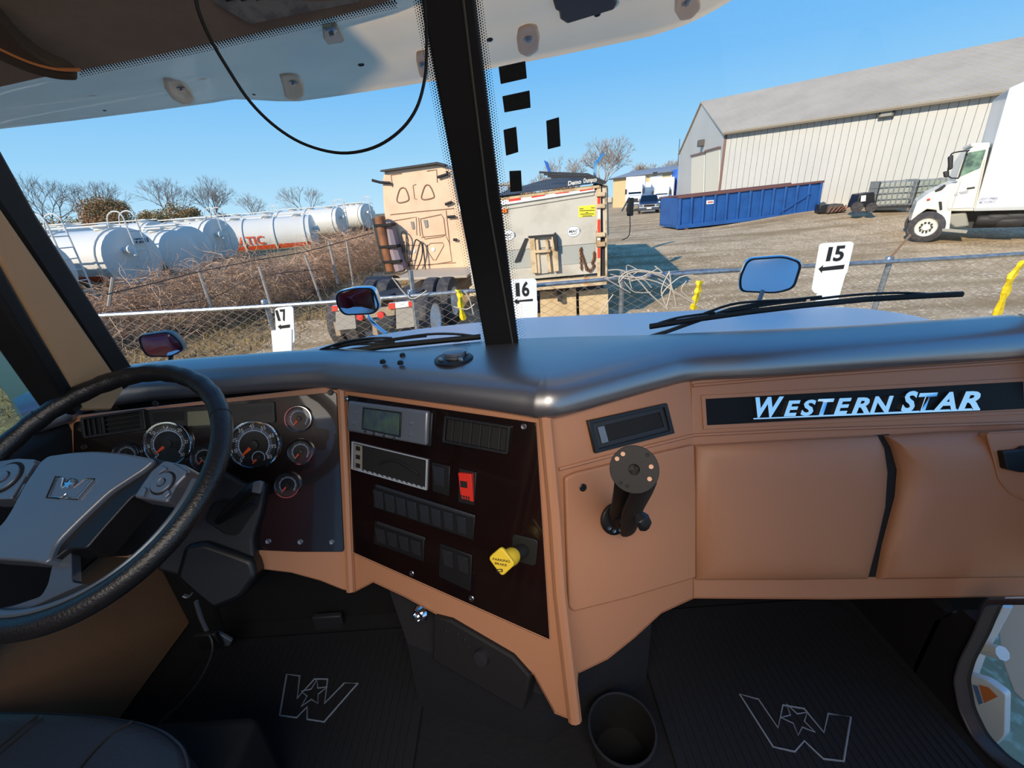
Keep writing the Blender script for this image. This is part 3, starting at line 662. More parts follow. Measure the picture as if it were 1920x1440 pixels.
# ------------------------------------------------------------------ glovebox doors
d1 = thing('storage_door', 'tan moulded storage door bent around the dash corner', 'door', FD.at(1250, 1000).o)
DD = [(1060, 896), (1080, 887), (1200, 858), (1303, 834), (1306, 930), (1306, 1084), (1180, 1122), (1076, 1148), (1068, 1140), (1063, 1010)]
obj('door_panel', MB().prism(FD, round_poly(FD.poly(DD, .012), .006), -.002, .012), M_TAN, d1, bevel=.007, seg=3)
DP = [(1300, 834), (1480, 824), (1640, 816), (1652, 838), (1658, 880), (1654, 950), (1638, 1020), (1622, 1082), (1480, 1084), (1302, 1084)]
rings = []
def bulge(F, pts, prof, par, m=M_TAN):
    P = F.poly(pts); c = V((sum(p[0] for p in P)/len(P), sum(p[1] for p in P)/len(P)))
    rings = []
    for s, n in prof: rings.append([F.p(c.x+(p[0]-c.x)*(1-s/abs(p[0]-c.x+1e-6)) if abs(p[0]-c.x) > s else c.x, c.y+(p[1]-c.y)*(1-s/abs(p[1]-c.y+1e-6)) if abs(p[1]-c.y) > s else c.y, n) for p in P])
    return obj('door_panel', MB().loft(rings, True, True), m, par, ang=60, bevel=0)
bulge(FP, DP, ((0, -.002), (0, .008), (.004, .013), (.012, .020), (.03, .027), (.055, .031), (.09, .032)), d1)
for F, x, y in ((FD, 1093, 914), (FP, 1627, 843)):
    screw(F, x, y, .0065, M_BLK, d1, .012 if F is FD else .014)
gb = thing('glovebox_door', 'tan bulging glovebox door with black latch at right edge', 'door', FP.at(1780, 950).o)
GP = [(1655, 816), (1760, 809), (1850, 806), (1960, 800), (1960, 1078), (1640, 1082), (1652, 1020), (1676, 930), (1680, 880), (1668, 838)]
bulge(FP, GP, ((0, -.002), (0, .010), (.004, .016), (.012, .024), (.03, .032), (.055, .036), (.09, .037)), gb)
rc = FP.poly([(1848, 812), (1962, 806), (1962, 944), (1925, 940), (1895, 926), (1872, 900), (1862, 860)], .037)
obj('latch_recess', MB().prism(FP, round_poly(rc, .01), .02, .0385), M_TAN, gb, bevel=.002)
obj('latch_rim', MB().tube([FP.p(*p, .0385) for p in round_poly(rc, .01)], .0022, 6, closed=True), M_TAN, gb)
obj('latch', MB().prism(FP, round_poly(FP.poly([(1872, 845), (1905, 842), (1915, 836), (1962, 834), (1962, 884), (1905, 884), (1878, 878)], .042), .004), .037, .052), M_BLK, gb, bevel=.003)
# dark slot between the two doors
obj('door_gap', MB().prism(FP, FP.poly([(1640, 816), (1668, 814), (1684, 880), (1680, 930), (1644, 1082), (1618, 1082), (1640, 1020), (1658, 950), (1660, 880)], .002), .0005, .002), M_BLKM, db)
# ------------------------------------------------------------------ phone mount with two round plates
fb = FD.at(1152, 972, .013)
pm = thing('phone_mount', 'black ball-joint phone mount screwed to the tan door', 'phone mount', fb.o)
rb = .034
base = obj('base_plate', MB().lathe(fb.o, fb.n, [(0, 0), (rb, 0), (rb, .006), (rb*.9, .008), (rb*.5, .010), (rb*.3, .02), (0, .02)], 28), M_BLK, pm)
for k in (3.7, 4.3, 4.9):
    g = fb.sub(rb*.7*math.cos(k), rb*.7*math.sin(k), .008); obj('plate_screw', MB().lathe(g.o, g.n, [(0, 0), (.005, 0), (.004, .0018), (.001, .001), (0, .001)], 10), M_STEEL, base)
C1 = atT(1168, 978, (fb.o-CAM).dot(cF)-.045)                     # lower ball
dpt = .565
C2 = atT(1189, 880, dpt); nd = (CAM-C2).normalized(); nd = (nd+V((-.12, .05, .25))).normalized()
C2b = C2 - nd*.03                                              # upper ball behind the plate
obj('ball', MB().ball(C1, .0165, 14), M_RUB, pm); obj('ball', MB().ball(C2b, .0165, 14), M_RUB, pm)
obj('ball_stem', MB().tube([fb.p(0, 0, .01), C1], .009, 10), M_BLK, pm); obj('ball_stem', MB().tube([C2b, C2-nd*.002], .009, 10), M_BLK, pm)
axd = (C2b-C1).normalized(); sd = axd.cross(nd).normalized()
for s in (-1, 1):
    ctr = [C1-axd*.016+sd*s*.012, C1+sd*s*.019, C1*.6+C2b*.4+sd*s*.0145, C1*.4+C2b*.6+sd*s*.0145, C2b+sd*s*.019, C2b+axd*.016+sd*s*.012]
    obj('clamp_half', MB().tube(smooth_path(ctr, 4), [.0135+.0075*math.sin(PI*min(1, max(0, i/20))) for i in range(21)], 12, flat=.62, ref=sd), M_BLKM, pm)
mid = C1*.45+C2b*.55
obj('clamp_bolt', MB().tube([mid-sd*.022, mid+sd*.03], .004, 8), M_STEEL, pm)
kn = mid+sd*.03; kf = Fr(kn, axd, nd.cross(axd))
wing = [kn+sd*.0+axd*.004, kn+sd*.012+axd*.008, kn+sd*.022-axd*.004]
obj('wing_knob', MB().tube([mid+sd*.018, mid+sd*.027, mid+sd*.036, mid+sd*.046-axd*.008, mid+sd*.05-axd*.012], [.008, .010, .015, .014, .008], 8, flat=.6), M_BLK, pm, bevel=.001)
r2 = atT(1189+45, 880, dpt); r2 = (r2-C2).length
fd = Fr(C2, right-nd*right.dot(nd), up)
if fd.n.dot(nd) < 0: fd = Fr(C2, fd.u, -fd.v)
outer = circ(0, 0, r2, 40); inner = circ(0, 0, r2*.22, 40)
pl = obj('device_plate', MB().ring(fd, outer, inner, -.002, .0025), mat('powder_black', '0e0e10', .6, bump=(900, .08)), pm, bevel=.0006)
obj('plate_hub', MB().lathe(C2-nd*.004, nd, [(0, 0), (r2*.24, 0), (r2*.24, .002), (0, .002)], 18), M_BLKM, pm)
for x, y, lit in ((1168, 851, 1), (1157, 860, 1), (1214, 853, 0), (1221, 875, 1), (1218, 898, 1), (1164, 906, 0), (1176, 912, 0)):
    a, b = fd.px(x, y, .0025); obj('plate_hole', MB().lathe(fd.p(a, b, .0015), fd.n, [(0, .0012), (.0024, .0012), (.0030, .0013), (.0030, .0004)], 12), mat('hole_lit', 'c69a80', .4) if lit else M_BLKM, pl)
# ------------------------------------------------------------------ small fittings on the pad top
zt = zl+.068
ft = atZ(851, 674, zt)
sn = thing('antenna_base', 'round black flange with four bolts on the dash top', 'antenna base', ft)
obj('flange', MB().lathe(ft, (0, 0, 1), [(0, 0), (.046, 0), (.046, .003), (.043, .005), (0, .005)], 32), M_BLK, sn)
obj('cap', MB().lathe(ft+V((.002, .006, 0)), (0, 0, 1), [(.024, .005), (.024, .010), (.026, .012), (.026, .018), (.02, .020), (0, .020)], 24), M_CHR if False else M_SLATE, sn)
for k in range(4):
    t_ = .6+k*PI/2; p = ft+V((.034*math.cos(t_), .034*math.sin(t_), .005)); obj('bolt', MB().lathe(p, (0, 0, 1), [(.006, 0), (.006, .005), (.004, .008), (0, .008)], 6), M_STEEL, sn)
for x, y, lab in ((718, 680, 'small black stud on dash top, left of three'), (751, 682, 'small black stud on dash top, front right of three'), (755, 668, 'small black stud on dash top, nearest the windshield of three')):
    p = atZ(x, y, zt); obj('mounting_stud', MB().lathe(p-V((0, 0, .001)), (0, 0, 1), [(.007, 0), (.007, .006), (.0045, .009), (0, .0095)], 10), M_BLK, label=lab, cat='stud', group='studs on the dash top')
# ================================================================== steering wheel
WC = R(-.703, .601, -.375); az, el, WR = -.109, 1.003, .215
wn = V((math.cos(el)*math.sin(az), -math.cos(el)*math.cos(az), math.sin(el)))
wu = V((0, 0, 1)).cross(wn).normalized(); wv = wn.cross(wu)
FW = Fr(WC, wu, wv)
sw = thing('steering_wheel', 'black leather steering wheel with slate pad and chrome emblem', 'steering wheel', WC)
N = 96; path = []; rad = []
for k in range(N):
    t = 2*PI*k/N; path.append(FW.p(WR*math.cos(t), WR*math.sin(t), 0))
rad = [.0165+(.0011*math.sin(k*2.1) if 10 < k < 46 else 0) for k in range(N)]
obj('rim', MB().tube(path, rad, 14, closed=True), M_LEATH, sw, ang=80)
for x, y in ((418, 777), (78, 783)):
    a, b = FW.px(x, y); t = math.atan2(b, a); tg = V((-math.sin(t), math.cos(t))); c = FW.p(WR*math.cos(t), WR*math.sin(t))
    d3 = FW.u*tg.x+FW.v*tg.y; obj('rim_seam', MB().lathe(c-d3*.0007, d3, [(.0170, 0), (.0170, .0014), (.01, .0014), (.01, 0)], 16), M_BLKM, sw)
M_HUB = M_SLATE
padp = [(77, 866), (92, 855), (135, 849), (178, 846), (230, 850), (275, 858), (292, 862), (270, 882), (205, 924), (150, 976), (106, 1020), (92, 1060), (60, 1054), (0, 1050), (-60, 1046), (-60, 1010), (0, 990), (20, 962), (46, 912)]
obj('pad', MB().prism(FW, round_poly(FW.poly(padp, .01), .012), -.035, .012), M_HUB, sw, bevel=.010, seg=4)
shp = [(285, 858), (340, 876), (342, 890), (300, 908), (250, 934), (200, 990), (166, 1030), (132, 1030), (97, 1058), (104, 1018), (150, 974), (205, 922), (268, 882)]
obj('pad_side', MB().prism(FW, round_poly(FW.poly(shp, 0), .006), -.045, .004), M_BLK, sw, bevel=.004)
# right spoke pod with switches
pod = [(312, 866), (352, 874), (362, 884), (335, 912), (318, 944), (256, 934), (270, 912), (288, 886)]
sp_ = obj('spoke', MB().prism(FW, round_poly(FW.poly(pod, .0), .004), -.030, .006), M_HUB, sw, bevel=.003)
a, b = FW.px(304, 905, .008); rr = .017
obj('button_ring', MB().ring(FW, circ(a, b, rr, 24), circ(a, b, rr*.40, 24), .005, .010), M_HUB, sp_, bevel=.001)
obj('button_centre', MB().lathe(FW.p(a, b, .005), FW.n, [(rr*.33, 0), (rr*.33, .006), (0, .007)], 16), M_HUB, sp_)
obj('button_ring_gap', MB().ring(FW, circ(a, b, rr*1.16, 24), circ(a, b, rr*1.0, 24), .0055, .0066), M_BLKM, sp_)
for q in ([(262, 930), (272, 914), (278, 918), (272, 933)], [(293, 885), (305, 874), (316, 880), (300, 890)], [(308, 927), (318, 919), (322, 926), (313, 935)], [(315, 872), (322, 868), (354, 886), (349, 893)]):
    obj('button', MB().prism(FW, round_poly(FW.poly(q, .006), .002), .005, .010), M_HUB, sp_, bevel=.001)
# left spoke pod
pod = [(74, 864), (46, 910), (28, 938), (-30, 940), (-60, 930), (-60, 870), (0, 868), (40, 862)]
sp_ = obj('spoke', MB().prism(FW, round_poly(FW.poly(pod, .0), .004), -.030, .006), M_HUB, sw, bevel=.003)
a, b = FW.px(8, 895, .008)
obj('button_ring', MB().ring(FW, circ(a, b, .024, 24), circ(a, b, .010, 24), .005, .010), M_HUB, sp_, bevel=.001)
obj('button_ring_gap', MB().ring(FW, circ(a, b, .0285, 24), circ(a, b, .024, 24), .0055, .0066), M_BLKM, sp_)
obj('button_centre', MB().lathe(FW.p(a, b, .005), FW.n, [(.009, 0), (.009, .007), (0, .008)], 16), M_HUB, sp_)
for q in ([(50, 880), (64, 868), (70, 870), (54, 896)], [(36, 934), (48, 910), (53, 908), (34, 938)]):
    obj('button', MB().prism(FW, round_poly(FW.poly(q, .006), .002), .005, .010), M_HUB, sp_, bevel=.001)
# lower spoke
lo = [(100, 1060), (136, 1034), (137, 1092), (160, 1095), (120, 1112), (60, 1140), (0, 1160), (-40, 1172), (-40, 1150), (30, 1135), (80, 1118), (92, 1096)]
obj('spoke', MB().prism(FW, round_poly(FW.poly(lo, -.008), .006), -.022, -.006), mat('spoke_silver', '59626e', .3, .35), sw, bevel=.004, label='silvery lower spoke')
ib = [FW.p((WR-.019)*math.cos(t), (WR-.019)*math.sin(t), .006) for t in [math.radians(q) for q in range(-105, 2, 4)]]
obj('inner_trim', MB().tube(ib, [.0035+.004*abs(i/13-1) for i in range(len(ib))], 8, flat=.7), mat('spoke_silver', '59626e', .3, .35), sw, label='silver inner trim band')
obj('hub', MB().lathe(FW.p(-.02, -.03, -.14), FW.n, [(.06, 0), (.075, .06), (.085, .10), (.07, .112)], 24), M_BLKM, sw)
# emblem
def cvt(L, ox, oy, s): return [(ox+x/s, oy+y/s) for x, y in L]
wl = cvt([(425, 940), (470, 945), (455, 1012), (525, 955), (565, 960), (552, 1012), (630, 955), (690, 955), (570, 1097), (495, 1092), (495, 1062), (455, 1092), (362, 1085)], 0, 660, 4)
em = obj('emblem_recess', MB().prism(FW, scale_poly(FW.poly(wl, .0125), 1.14), .0118, .0126), M_BLKM, sw)
P = FW.poly(wl, .016)
ek = obj('emblem', MB().prism(FW, P, .012, .0145), M_SLATE, sw, label='chrome outlined letter W emblem')
obj('emblem_outline', MB().tube([FW.p(*p, .0152) for p in P], .0011, 6, closed=True), M_CHR, ek)
a, b = FW.px(127, 908, .016); obj('emblem_star', MB().prism(FW, star(a, b, .0085), .0145, .0165), M_CHR, ek)
# ------------------------------------------------------------------ steering column
col = thing('steering_column', 'charcoal steering column shroud below the wheel', 'steering column', R(-.5, .8, -.6))
FK = Fr(atY(430, 1000, .80), (1, .25, .1), (0, .45, .9))
if FK.n.y > 0: FK = Fr(FK.o, -FK.u, FK.v)
up_ = [(330, 990), (396, 878), (418, 884), (458, 908), (500, 905), (490, 960), (474, 1010), (478, 1055), (488, 1075), (462, 1112), (410, 1128), (372, 1096), (330, 1080), (290, 1070)]
obj('shroud', MB().prism(FK, round_poly(FK.poly(up_), .012), -.16, 0), M_GRY, col, bevel=.012, seg=3)
obj('shroud_lower', MB().prism(FK, round_poly(FK.poly([(352, 1020), (390, 1012), (440, 1030), (480, 1045), (488, 1076), (458, 1118), (405, 1140), (368, 1110), (335, 1080)]), .012), -.14, .018), M_BLK, col, bevel=.012, seg=3)
obj('lever_recess', MB().prism(FK, round_poly(FK.poly([(384, 975), (400, 940), (425, 934), (488, 942), (460, 980), (446, 1002), (425, 1004)]), .012), -.01, .002), M_BLKM, col, bevel=.002)
obj('recess_lip', MB().tube([FK.p(*p, .003) for p in round_poly(FK.poly([(384, 975), (400, 940), (425, 934), (488, 942), (460, 980), (446, 1002), (425, 1004)]), .012)], .0018, 6, closed=True), M_GRY, col)
obj('tilt_lever', MB().tube(smooth_path([atY(x, y, .76) for x, y in ((376, 1080), (366, 1104), (355, 1118), (344, 1116))], 4), [.005]*13, 8, flat=.5), M_SLATE, col)
p0 = FK.p(*FK.px(412, 975, .0)); p1 = atT(450, 940, (p0-CAM).dot(cF)-.05); p2 = atT(480, 912, (p0-CAM).dot(cF)-.085)
lv = thing('control_stalk', 'black shift stalk with grey tip button right of the wheel', 'stalk', p0)
obj('stalk', MB().tube(smooth_path([p0, p0*.5+p1*.5, p1, p2], 4), [.012, .013, .014, .016, .018, .02, .0205, .021, .021, .021, .021, .020, .016], 12, flat=.75), M_BLK, lv)
d = (p2-p1).normalized(); fT = Fr(p2+(CAM-p2).normalized()*.014, right, up); 
obj('stalk_tip', MB().prism(fT, round_poly(fT.poly([(477, 904), (487, 901), (495, 904), (490, 925), (474, 922)]), .002), -.004, .006), M_SLATE, lv, bevel=.002)
mb = MB(); g = Fr(p1+(CAM-p1).normalized()*.0165, right, up); [mb.prism(g, g.poly([(454+k*6, 922-k*1.5), (459+k*6, 921-k*1.5), (458+k*6, 924-k*1.5), (453+k*6, 925-k*1.5)]), -.002, .003) for k in range(3)]; obj('stalk_print', mb, M_INKW, lv)
# pedals, wire and loose cable in the driver footwell
pd = thing('clutch_pedal', 'dark clutch pedal arm under the steering column', 'pedal', R(-.62, .9, -1.1))
obj('pedal_arm', MB().tube(smooth_path([atY(x, y, .86) for x, y in ((368, 1128), (378, 1160), (392, 1190))], 4), .006, 8), M_SLATE, pd)
obj('pedal_pad', MB().box(up_fr(atY(392, 1200, .85)), -.03, .03, -.03, .03, -.008, .008), M_RUB, pd, bevel=.004)
pd = thing('brake_pedal', 'dark brake pedal right of the clutch pedal', 'pedal', R(-.5, .9, -1.1))
obj('pedal_arm', MB().tube(smooth_path([atY(x, y, .88) for x, y in ((402, 1135), (412, 1165), (420, 1190))], 4), .006, 8), M_BLK, pd)
obj('pedal_pad', MB().prism(up_fr(atY(420, 1195, .87)), [(-.012, .03), (.022, -.012), (.008, -.032), (-.014, -.03)], -.006, .006), M_SLATE, pd, bevel=.003)
pd = thing('accelerator_pedal', 'ribbed rectangular accelerator pedal on the dark firewall', 'pedal', R(-.38, .97, -1.1))
F = up_fr(atY(620, 1176, .96)); obj('pedal_pad', MB().box(F, -.045, .045, -.055, .055, -.01, .008), mat('pedal_rubber', '23252b', .6), pd, bevel=.004)
for k in range(6): obj('rib', MB().box(F, -.04, .04, -.045+k*.017, -.039+k*.017, .008, .012), mat('pedal_rubber', '23252b', .6), pd)
obj('loose_wire', MB().tube(smooth_path([atY(392, 1190, .84), atY(398, 1205, .83), atY(396, 1230, .8), atY(376, 1272, .74), atY(340, 1318, .66), atY(298, 1356, .58)], 5), .003, 6), mat('wire_grey', '34343a', .5), label='thin dark cable hanging from the column to the floor by the seat', cat='cable')
# ------------------------------------------------------------------ driver seat cushion
st = thing('driver_seat', 'dark slate leather driver seat cushion with stitched seams', 'seat', R(-.75, .2, -.95))
zs = 2.4-.80
sp_ = [(-40, 1334), (80, 1334), (180, 1340), (262, 1352), (312, 1370), (346, 1400), (356, 1440), (350, 1500), (320, 1640), (-300, 1700), (-200, 1334)]
P = [atZ(x, y, zs) for x, y in sp_]; P2 = [(p.x, p.y) for p in P]; Fz = Fr((0, 0, zs), (1, 0, 0), (0, 1, 0))
P2r = round_poly(P2, .05, 5); rings = []
cx = sum(p[0] for p in P2r)/len(P2r); cy = sum(p[1] for p in P2r)/len(P2r)
for s, z in ((1.0, -.14), (1.02, -.06), (1.0, -.02), (.97, -.004), (.90, .004), (.6, .006), (.2, .004)): rings.append([V((cx+(x-cx)*s, cy+(y-cy)*s, zs+z)) for x, y in P2r])
obj('cushion', MB().loft(rings), M_SEAT, st, ang=70)
obj('piping', MB().tube([V((cx+(x-cx)*.985, cy+(y-cy)*.985, zs-.006)) for x, y in P2r], .003, 6, closed=True), M_SEAT, st)
for L in ([(70, 1342), (0, 1400), (-60, 1450)], [(80, 1346), (10, 1404), (-50, 1455)], [(250, 1352), (200, 1385), (150, 1440), (120, 1490)]):
    obj('seam', MB().tube(smooth_path([atZ(x, y, zs+.006) for x, y in L], 4), .0022, 5), M_BLKM, st)
obj('seat_base', MB().box(WF, cx-.2, cx+.2, cy-.25, cy+.12, FLZ, zs-.12), M_BLKM, st, bevel=.02)
# ------------------------------------------------------------------ floor mats with the W logo
def mat_logo(F, pts, sc, par, r=.0024):
    P = [F.p(*F.px(x, y, .013), .013) for x, y in pts]; obj('logo_outline', MB().tube(P, r, 5, closed=True), M_MATL, par, label='grey outlined letter W')
    a, b = F.px(sc[0], sc[1], .013); obj('logo_star', MB().tube([F.p(x, y, .013) for x, y in star(a, b, .036, t0=PI/2+.1)], r*.8, 5, closed=True), M_MATL, par)
FF = Fr((0, 0, FLZ), (1, 0, 0), (0, 1, 0))
lm = thing('floor_mat', 'black ribbed driver floor mat with a W logo', 'floor mat', (-.5, .6, FLZ))
rect = rrect(-.98, -.29, -.1, .93, .05); obj('mat_body', MB().prism(FF, rect, .001, .010), M_MAT, lm, bevel=.003)
mat_logo(FF, cvt([(1358, 668), (1420, 675), (1408, 780), (1490, 690), (1552, 690), (1538, 805), (1630, 710), (1695, 710), (1535, 893), (1455, 880), (1455, 822), (1405, 873), (1325, 862)], 0, 1000, 2.526), (587, 1300), lm)
rm = thing('floor_mat', 'black ribbed passenger floor mat with a worn W logo', 'floor mat', (.7, .6, FLZ))
rect = rrect(.31, .97, -.1, .93, .08); obj('mat_body', MB().prism(FF, rect, .001, .010), M_MAT, rm, bevel=.003)
mat_logo(FF, cvt([(730, 540), (808, 560), (890, 680), (910, 585), (1000, 600), (1082, 700), (1100, 620), (1195, 635), (1165, 820), (1080, 810), (1000, 735), (960, 780), (870, 760)], 1060, 1060, 2.2326), (1495, 1350), rm)
for par, x0, x1 in ((rm, .34, .95), (lm, -.95, -.32)):
    mb = MB(); n = 34
    for k in range(n): x = x0+(x1-x0)*k/(n-1); mb.box(FF, x-.003, x+.003, -.06, .90, .010, .0125)
    obj('ribs', mb, M_MAT, par, kind='stuff')
# dark round cup on the floor by the centre stack, pale wear ring at its rim
c = atZ(1166, 1365, FLZ+.12); r = (atZ(1228, 1365, FLZ+.12)-c).length
cu = thing('waste_bin', 'dark round bin with worn rim on the floor by the centre stack', 'bin', (c.x, c.y, FLZ))
obj('bin_body', MB().lathe((c.x, c.y, FLZ+.001), (0, 0, 1), [(r*.8, 0), (r, .115), (r*1.03, .12), (r*.96, .122), (r*.92, .10), (r*.75, .02), (0, .02)], 28), M_BLKM, cu)
obj('rim', MB().tube([V((c.x+r*math.cos(t), c.y+r*math.sin(t), FLZ+.122)) for t in [2*PI*k/32 for k in range(32)]], .003, 6, closed=True), M_GRY, cu)
# ------------------------------------------------------------------ passenger door: peep window with bright surround
FQ = Fr((1.0, .5, 1.4), (0, -1, 0), (0, 0, 1))
pw = [(1856, 1132), (1832, 1190), (1806, 1240), (1796, 1275), (1806, 1330), (1830, 1380), (1868, 1420), (1905, 1445), (1960, 1470), (1990, 1300), (1960, 1132)]
P = round_poly(FQ.poly(pw), .015)
dr = thing('door_panel', 'dark lower passenger door panel with a low peep window', 'door', (1.0, .5, FLZ))
ca_, cb_ = sum(p[0] for p in P)/len(P), sum(p[1] for p in P)/len(P); OC = []
for a, b in P:
    dx, dy = a-ca_, b-cb_; k = min(((.8-ca_)/dx if dx > 0 else (-.21-ca_)/dx) if abs(dx) > 1e-6 else 99, ((.07-cb_)/dy if dy > 0 else (-.2-cb_)/dy) if abs(dy) > 1e-6 else 99); OC.append((ca_+dx*max(k, 1.02), cb_+dy*max(k, 1.02)))
obj('panel_skin', MB().ring(FQ, OC, P, -.03, 0), mat('dark_door_panel', '1a191c', .55), dr)
obj('kick_panel', MB().box(WF, 1.0, 1.03, .70, 1.2, FLZ, 1.43), mat('dark_door_panel', '1a191c', .55), dr)
obj('window_frame', MB().ring(FQ, scale_poly(P, 1.05), scale_poly(P, .99), -.02, .010), mat('frame_dark', '3a3840', .4), dr, bevel=.003)
obj('window_pane', MB().prism(FQ, P, -.012, -.008), M_GLASS, dr)
# white fairing with an orange arrow decal standing outside the peep window
ff = thing('side_fairing', 'white side fairing with orange and blue decal outside the peep window', 'fairing', (1.5, .9, .6))
FO = Fr(atX(1850, 1300, 1.34), (.35, -1, 0), (.1, 0, 1))
obj('fairing_skin', MB().prism(FO, round_poly(FO.poly([(1802, 1262), (1850, 1276), (1886, 1302), (1884, 1380), (1866, 1400), (1820, 1330)]), .01), -.03, 0), M_WHT, ff, bevel=.006)
obj('decal', MB().prism(FO, FO.poly([(1836, 1284), (1854, 1289), (1871, 1306), (1846, 1318)]), 0, .002), mat('decal_orange', 'd8763a', .5), ff, label='orange triangle decal')
obj('decal', MB().prism(FO, FO.poly([(1824, 1284), (1833, 1286), (1843, 1318), (1836, 1321)]), 0, .002), mat('decal_blue', '5f7ba8', .5), ff, label='blue bar decal')
obj('fairing_top', MB().prism(Fr(atX(1900, 1220, 1.55), (.2, -1, 0), (.1, 0, 1)), Fr(atX(1900, 1220, 1.55), (.2, -1, 0), (.1, 0, 1)).poly([(1862, 1120), (1990, 1100), (1990, 1400), (1930, 1330), (1896, 1296), (1872, 1230)]), -.05, 0), M_WHT, ff, bevel=.01)
obj('fairing_rail', MB().tube(smooth_path([atX(1880, 1130, 1.36), atX(1846, 1195, 1.36), atX(1836, 1212, 1.36), atX(1880, 1225, 1.36)], 3), .02, 8), M_WHT, ff)
obj('fairing_post', MB().tube([atX(1830, 1210, 1.37), atX(1812, 1260, 1.36)], .025, 8), M_WHT, ff)
# ================================================================== our own truck outside the glass
M_HOOD = mat('hood_white', 'e4e6e8', .5, spec=.4, coat=.7); M_HOOD.node_tree.nodes['Principled BSDF'].inputs['Coat Roughness'].default_value = .35
cx_ = thing('truck_cab_shell', 'white outer skin of the truck cab around the windows', 'truck cab', (0, .9, 1.0))
mb = MB()
for y0, y1, z0, z1 in ((-1.8, .95, .7, 1.60), (-1.8, -.5, 1.60, 3.05), (-.5, .95, 2.80, 3.05)):
    mb.box(WF, -1.19, -1.165, y0, y1, z0, z1)
obj('side_skin', mb, M_HOOD, cx_, bevel=.004)
mb = MB()
for y0, y1, z0, z1 in ((-.5, .5, .7, 1.84), (-.5, .95, 2.87, 3.05)):
    mb.box(WF, 1.305, 1.33, y0, y1, z0, z1)
obj('side_skin', mb, M_HOOD, cx_, bevel=.004)
obj('roof_skin', MB().box(WF, -1.19, 1.33, -1.8, .60, 3.06, 3.09), M_HOOD, cx_, bevel=.01)
# hood: ridge line seen over the dash, falling to the fenders
edge = [(405, 704, 1.12), (480, 679, 1.35), (560, 659, 1.65), (640, 641, 1.95), (720, 626, 2.2), (800, 615, 2.36), (900, 604, 2.45), (985, 596, 2.48), (1120, 590, 2.48), (1260, 584, 2.44), (1400, 578, 2.36), (1500, 575, 2.24), (1580, 576, 2.05), (1660, 583, 1.8), (1740, 598, 1.5), (1800, 625, 1.2), (1850, 660, 1.06)]
E_ = smooth_path([atY(x, y, d) for x, y, d in edge], 3)
n = len(E_)
bx = [-.72+1.99*i/(n-1) for i in range(n)]
rows = []
for t in (0, .25, .5, .75, 1):
    r = []
    for i, p in enumerate(E_):
        b = V((bx[i], backY(bx[i])+.08, 2.4-.39)); q = b*(1-t)+p*t; q.z += .018*math.sin(PI*t); r.append(q)
    rows.append(r)
c0 = V((.1, 1.3, 0))
for o, dz in ((.03, -.012), (.06, -.05), (.08, -.14), (.10, -.6)):
    rows.append([p+V((p.x-c0.x, p.y-c0.y, 0)).normalized()*o+V((0, 0, dz)) for p in E_])
hood = thing('hood', 'white truck hood stretching away below the windshield', 'hood', (0, 1.8, 1.3))
obj('hood_skin', MB().loft(rows, False), M_HOOD, hood, ang=70)
cowl = MB().box(WF, -1.1, 1.3, 1.10, 1.14, 1.7, 1.99); obj('cowl', cowl, M_BLKM, hood)
for x0, x1 in ((-2.0, -1.15), (1.3, 2.1)): obj('fender', MB().prism(Fr((x0, 0, 0), (0, 1, 0), (0, 0, 1)), [(1.2, .6), (2.6, .6), (2.6, 1.2), (2.3, 1.5), (1.6, 1.5), (1.25, 1.2)], 0, x1-x0), M_HOOD, hood, bevel=.05)
# wipers
def wiper(pts_blade, bridge, arm, d0, d1, lab):
    w = thing('wiper', lab, 'wiper', atY(*pts_blade[0], d0), 'windshield wipers')
    nn = len(pts_blade)
    def P(L, dz=0): return [atY(x, y, d0+(d1-d0)*(x-pts_blade[0][0])/(pts_blade[-1][0]-pts_blade[0][0])+dz) for x, y in L]
    obj('rubber_blade', MB().tube(P(pts_blade), .0045, 6, flat=1.6), M_RUB, w)
    obj('blade_frame', MB().tube(P([(x, y-4) for x, y in pts_blade], .004), .0028, 6), M_BLK, w)
    for L in bridge: obj('yoke', MB().tube(smooth_path(P(L, .008), 3), .0034, 6), M_BLK, w)
    obj('wiper_arm', MB().tube(P(arm, .016), .0055, 6), M_BLK, w)
    return w
wiper([(521, 679), (620, 664), (720, 650), (820, 640), (901, 632)], [[(535, 673), (580, 660), (610, 656), (640, 650)], [(600, 656), (650, 640), (700, 634), (735, 634)], [(640, 648), (690, 640), (730, 638), (770, 633), (800, 630)], [(735, 636), (800, 627), (850, 626), (890, 630)], [(625, 654), (660, 646), (700, 645), (740, 641)]], [(576, 686), (602, 668), (640, 645), (700, 638), (722, 641)], 1.085, 1.10, 'black wiper left of the centre pillar, parked along the glass')
wiper([(1218, 613), (1300, 600), (1400, 586), (1500, 574), (1620, 562), (1740, 555), (1805, 552)], [[(1235, 606), (1270, 596), (1310, 590), (1340, 586)], [(1320, 588), (1370, 571), (1420, 565), (1480, 562), (1540, 556)], [(1360, 584), (1400, 578), (1450, 570), (1500, 564)], [(1520, 562), (1600, 553), (1680, 549), (1740, 551), (1790, 552)]], [(1190, 640), (1250, 622), (1300, 604), (1370, 580), (1440, 566), (1510, 562)], 1.10, 1.08, 'black wiper right of the centre pillar, longer and nearer')
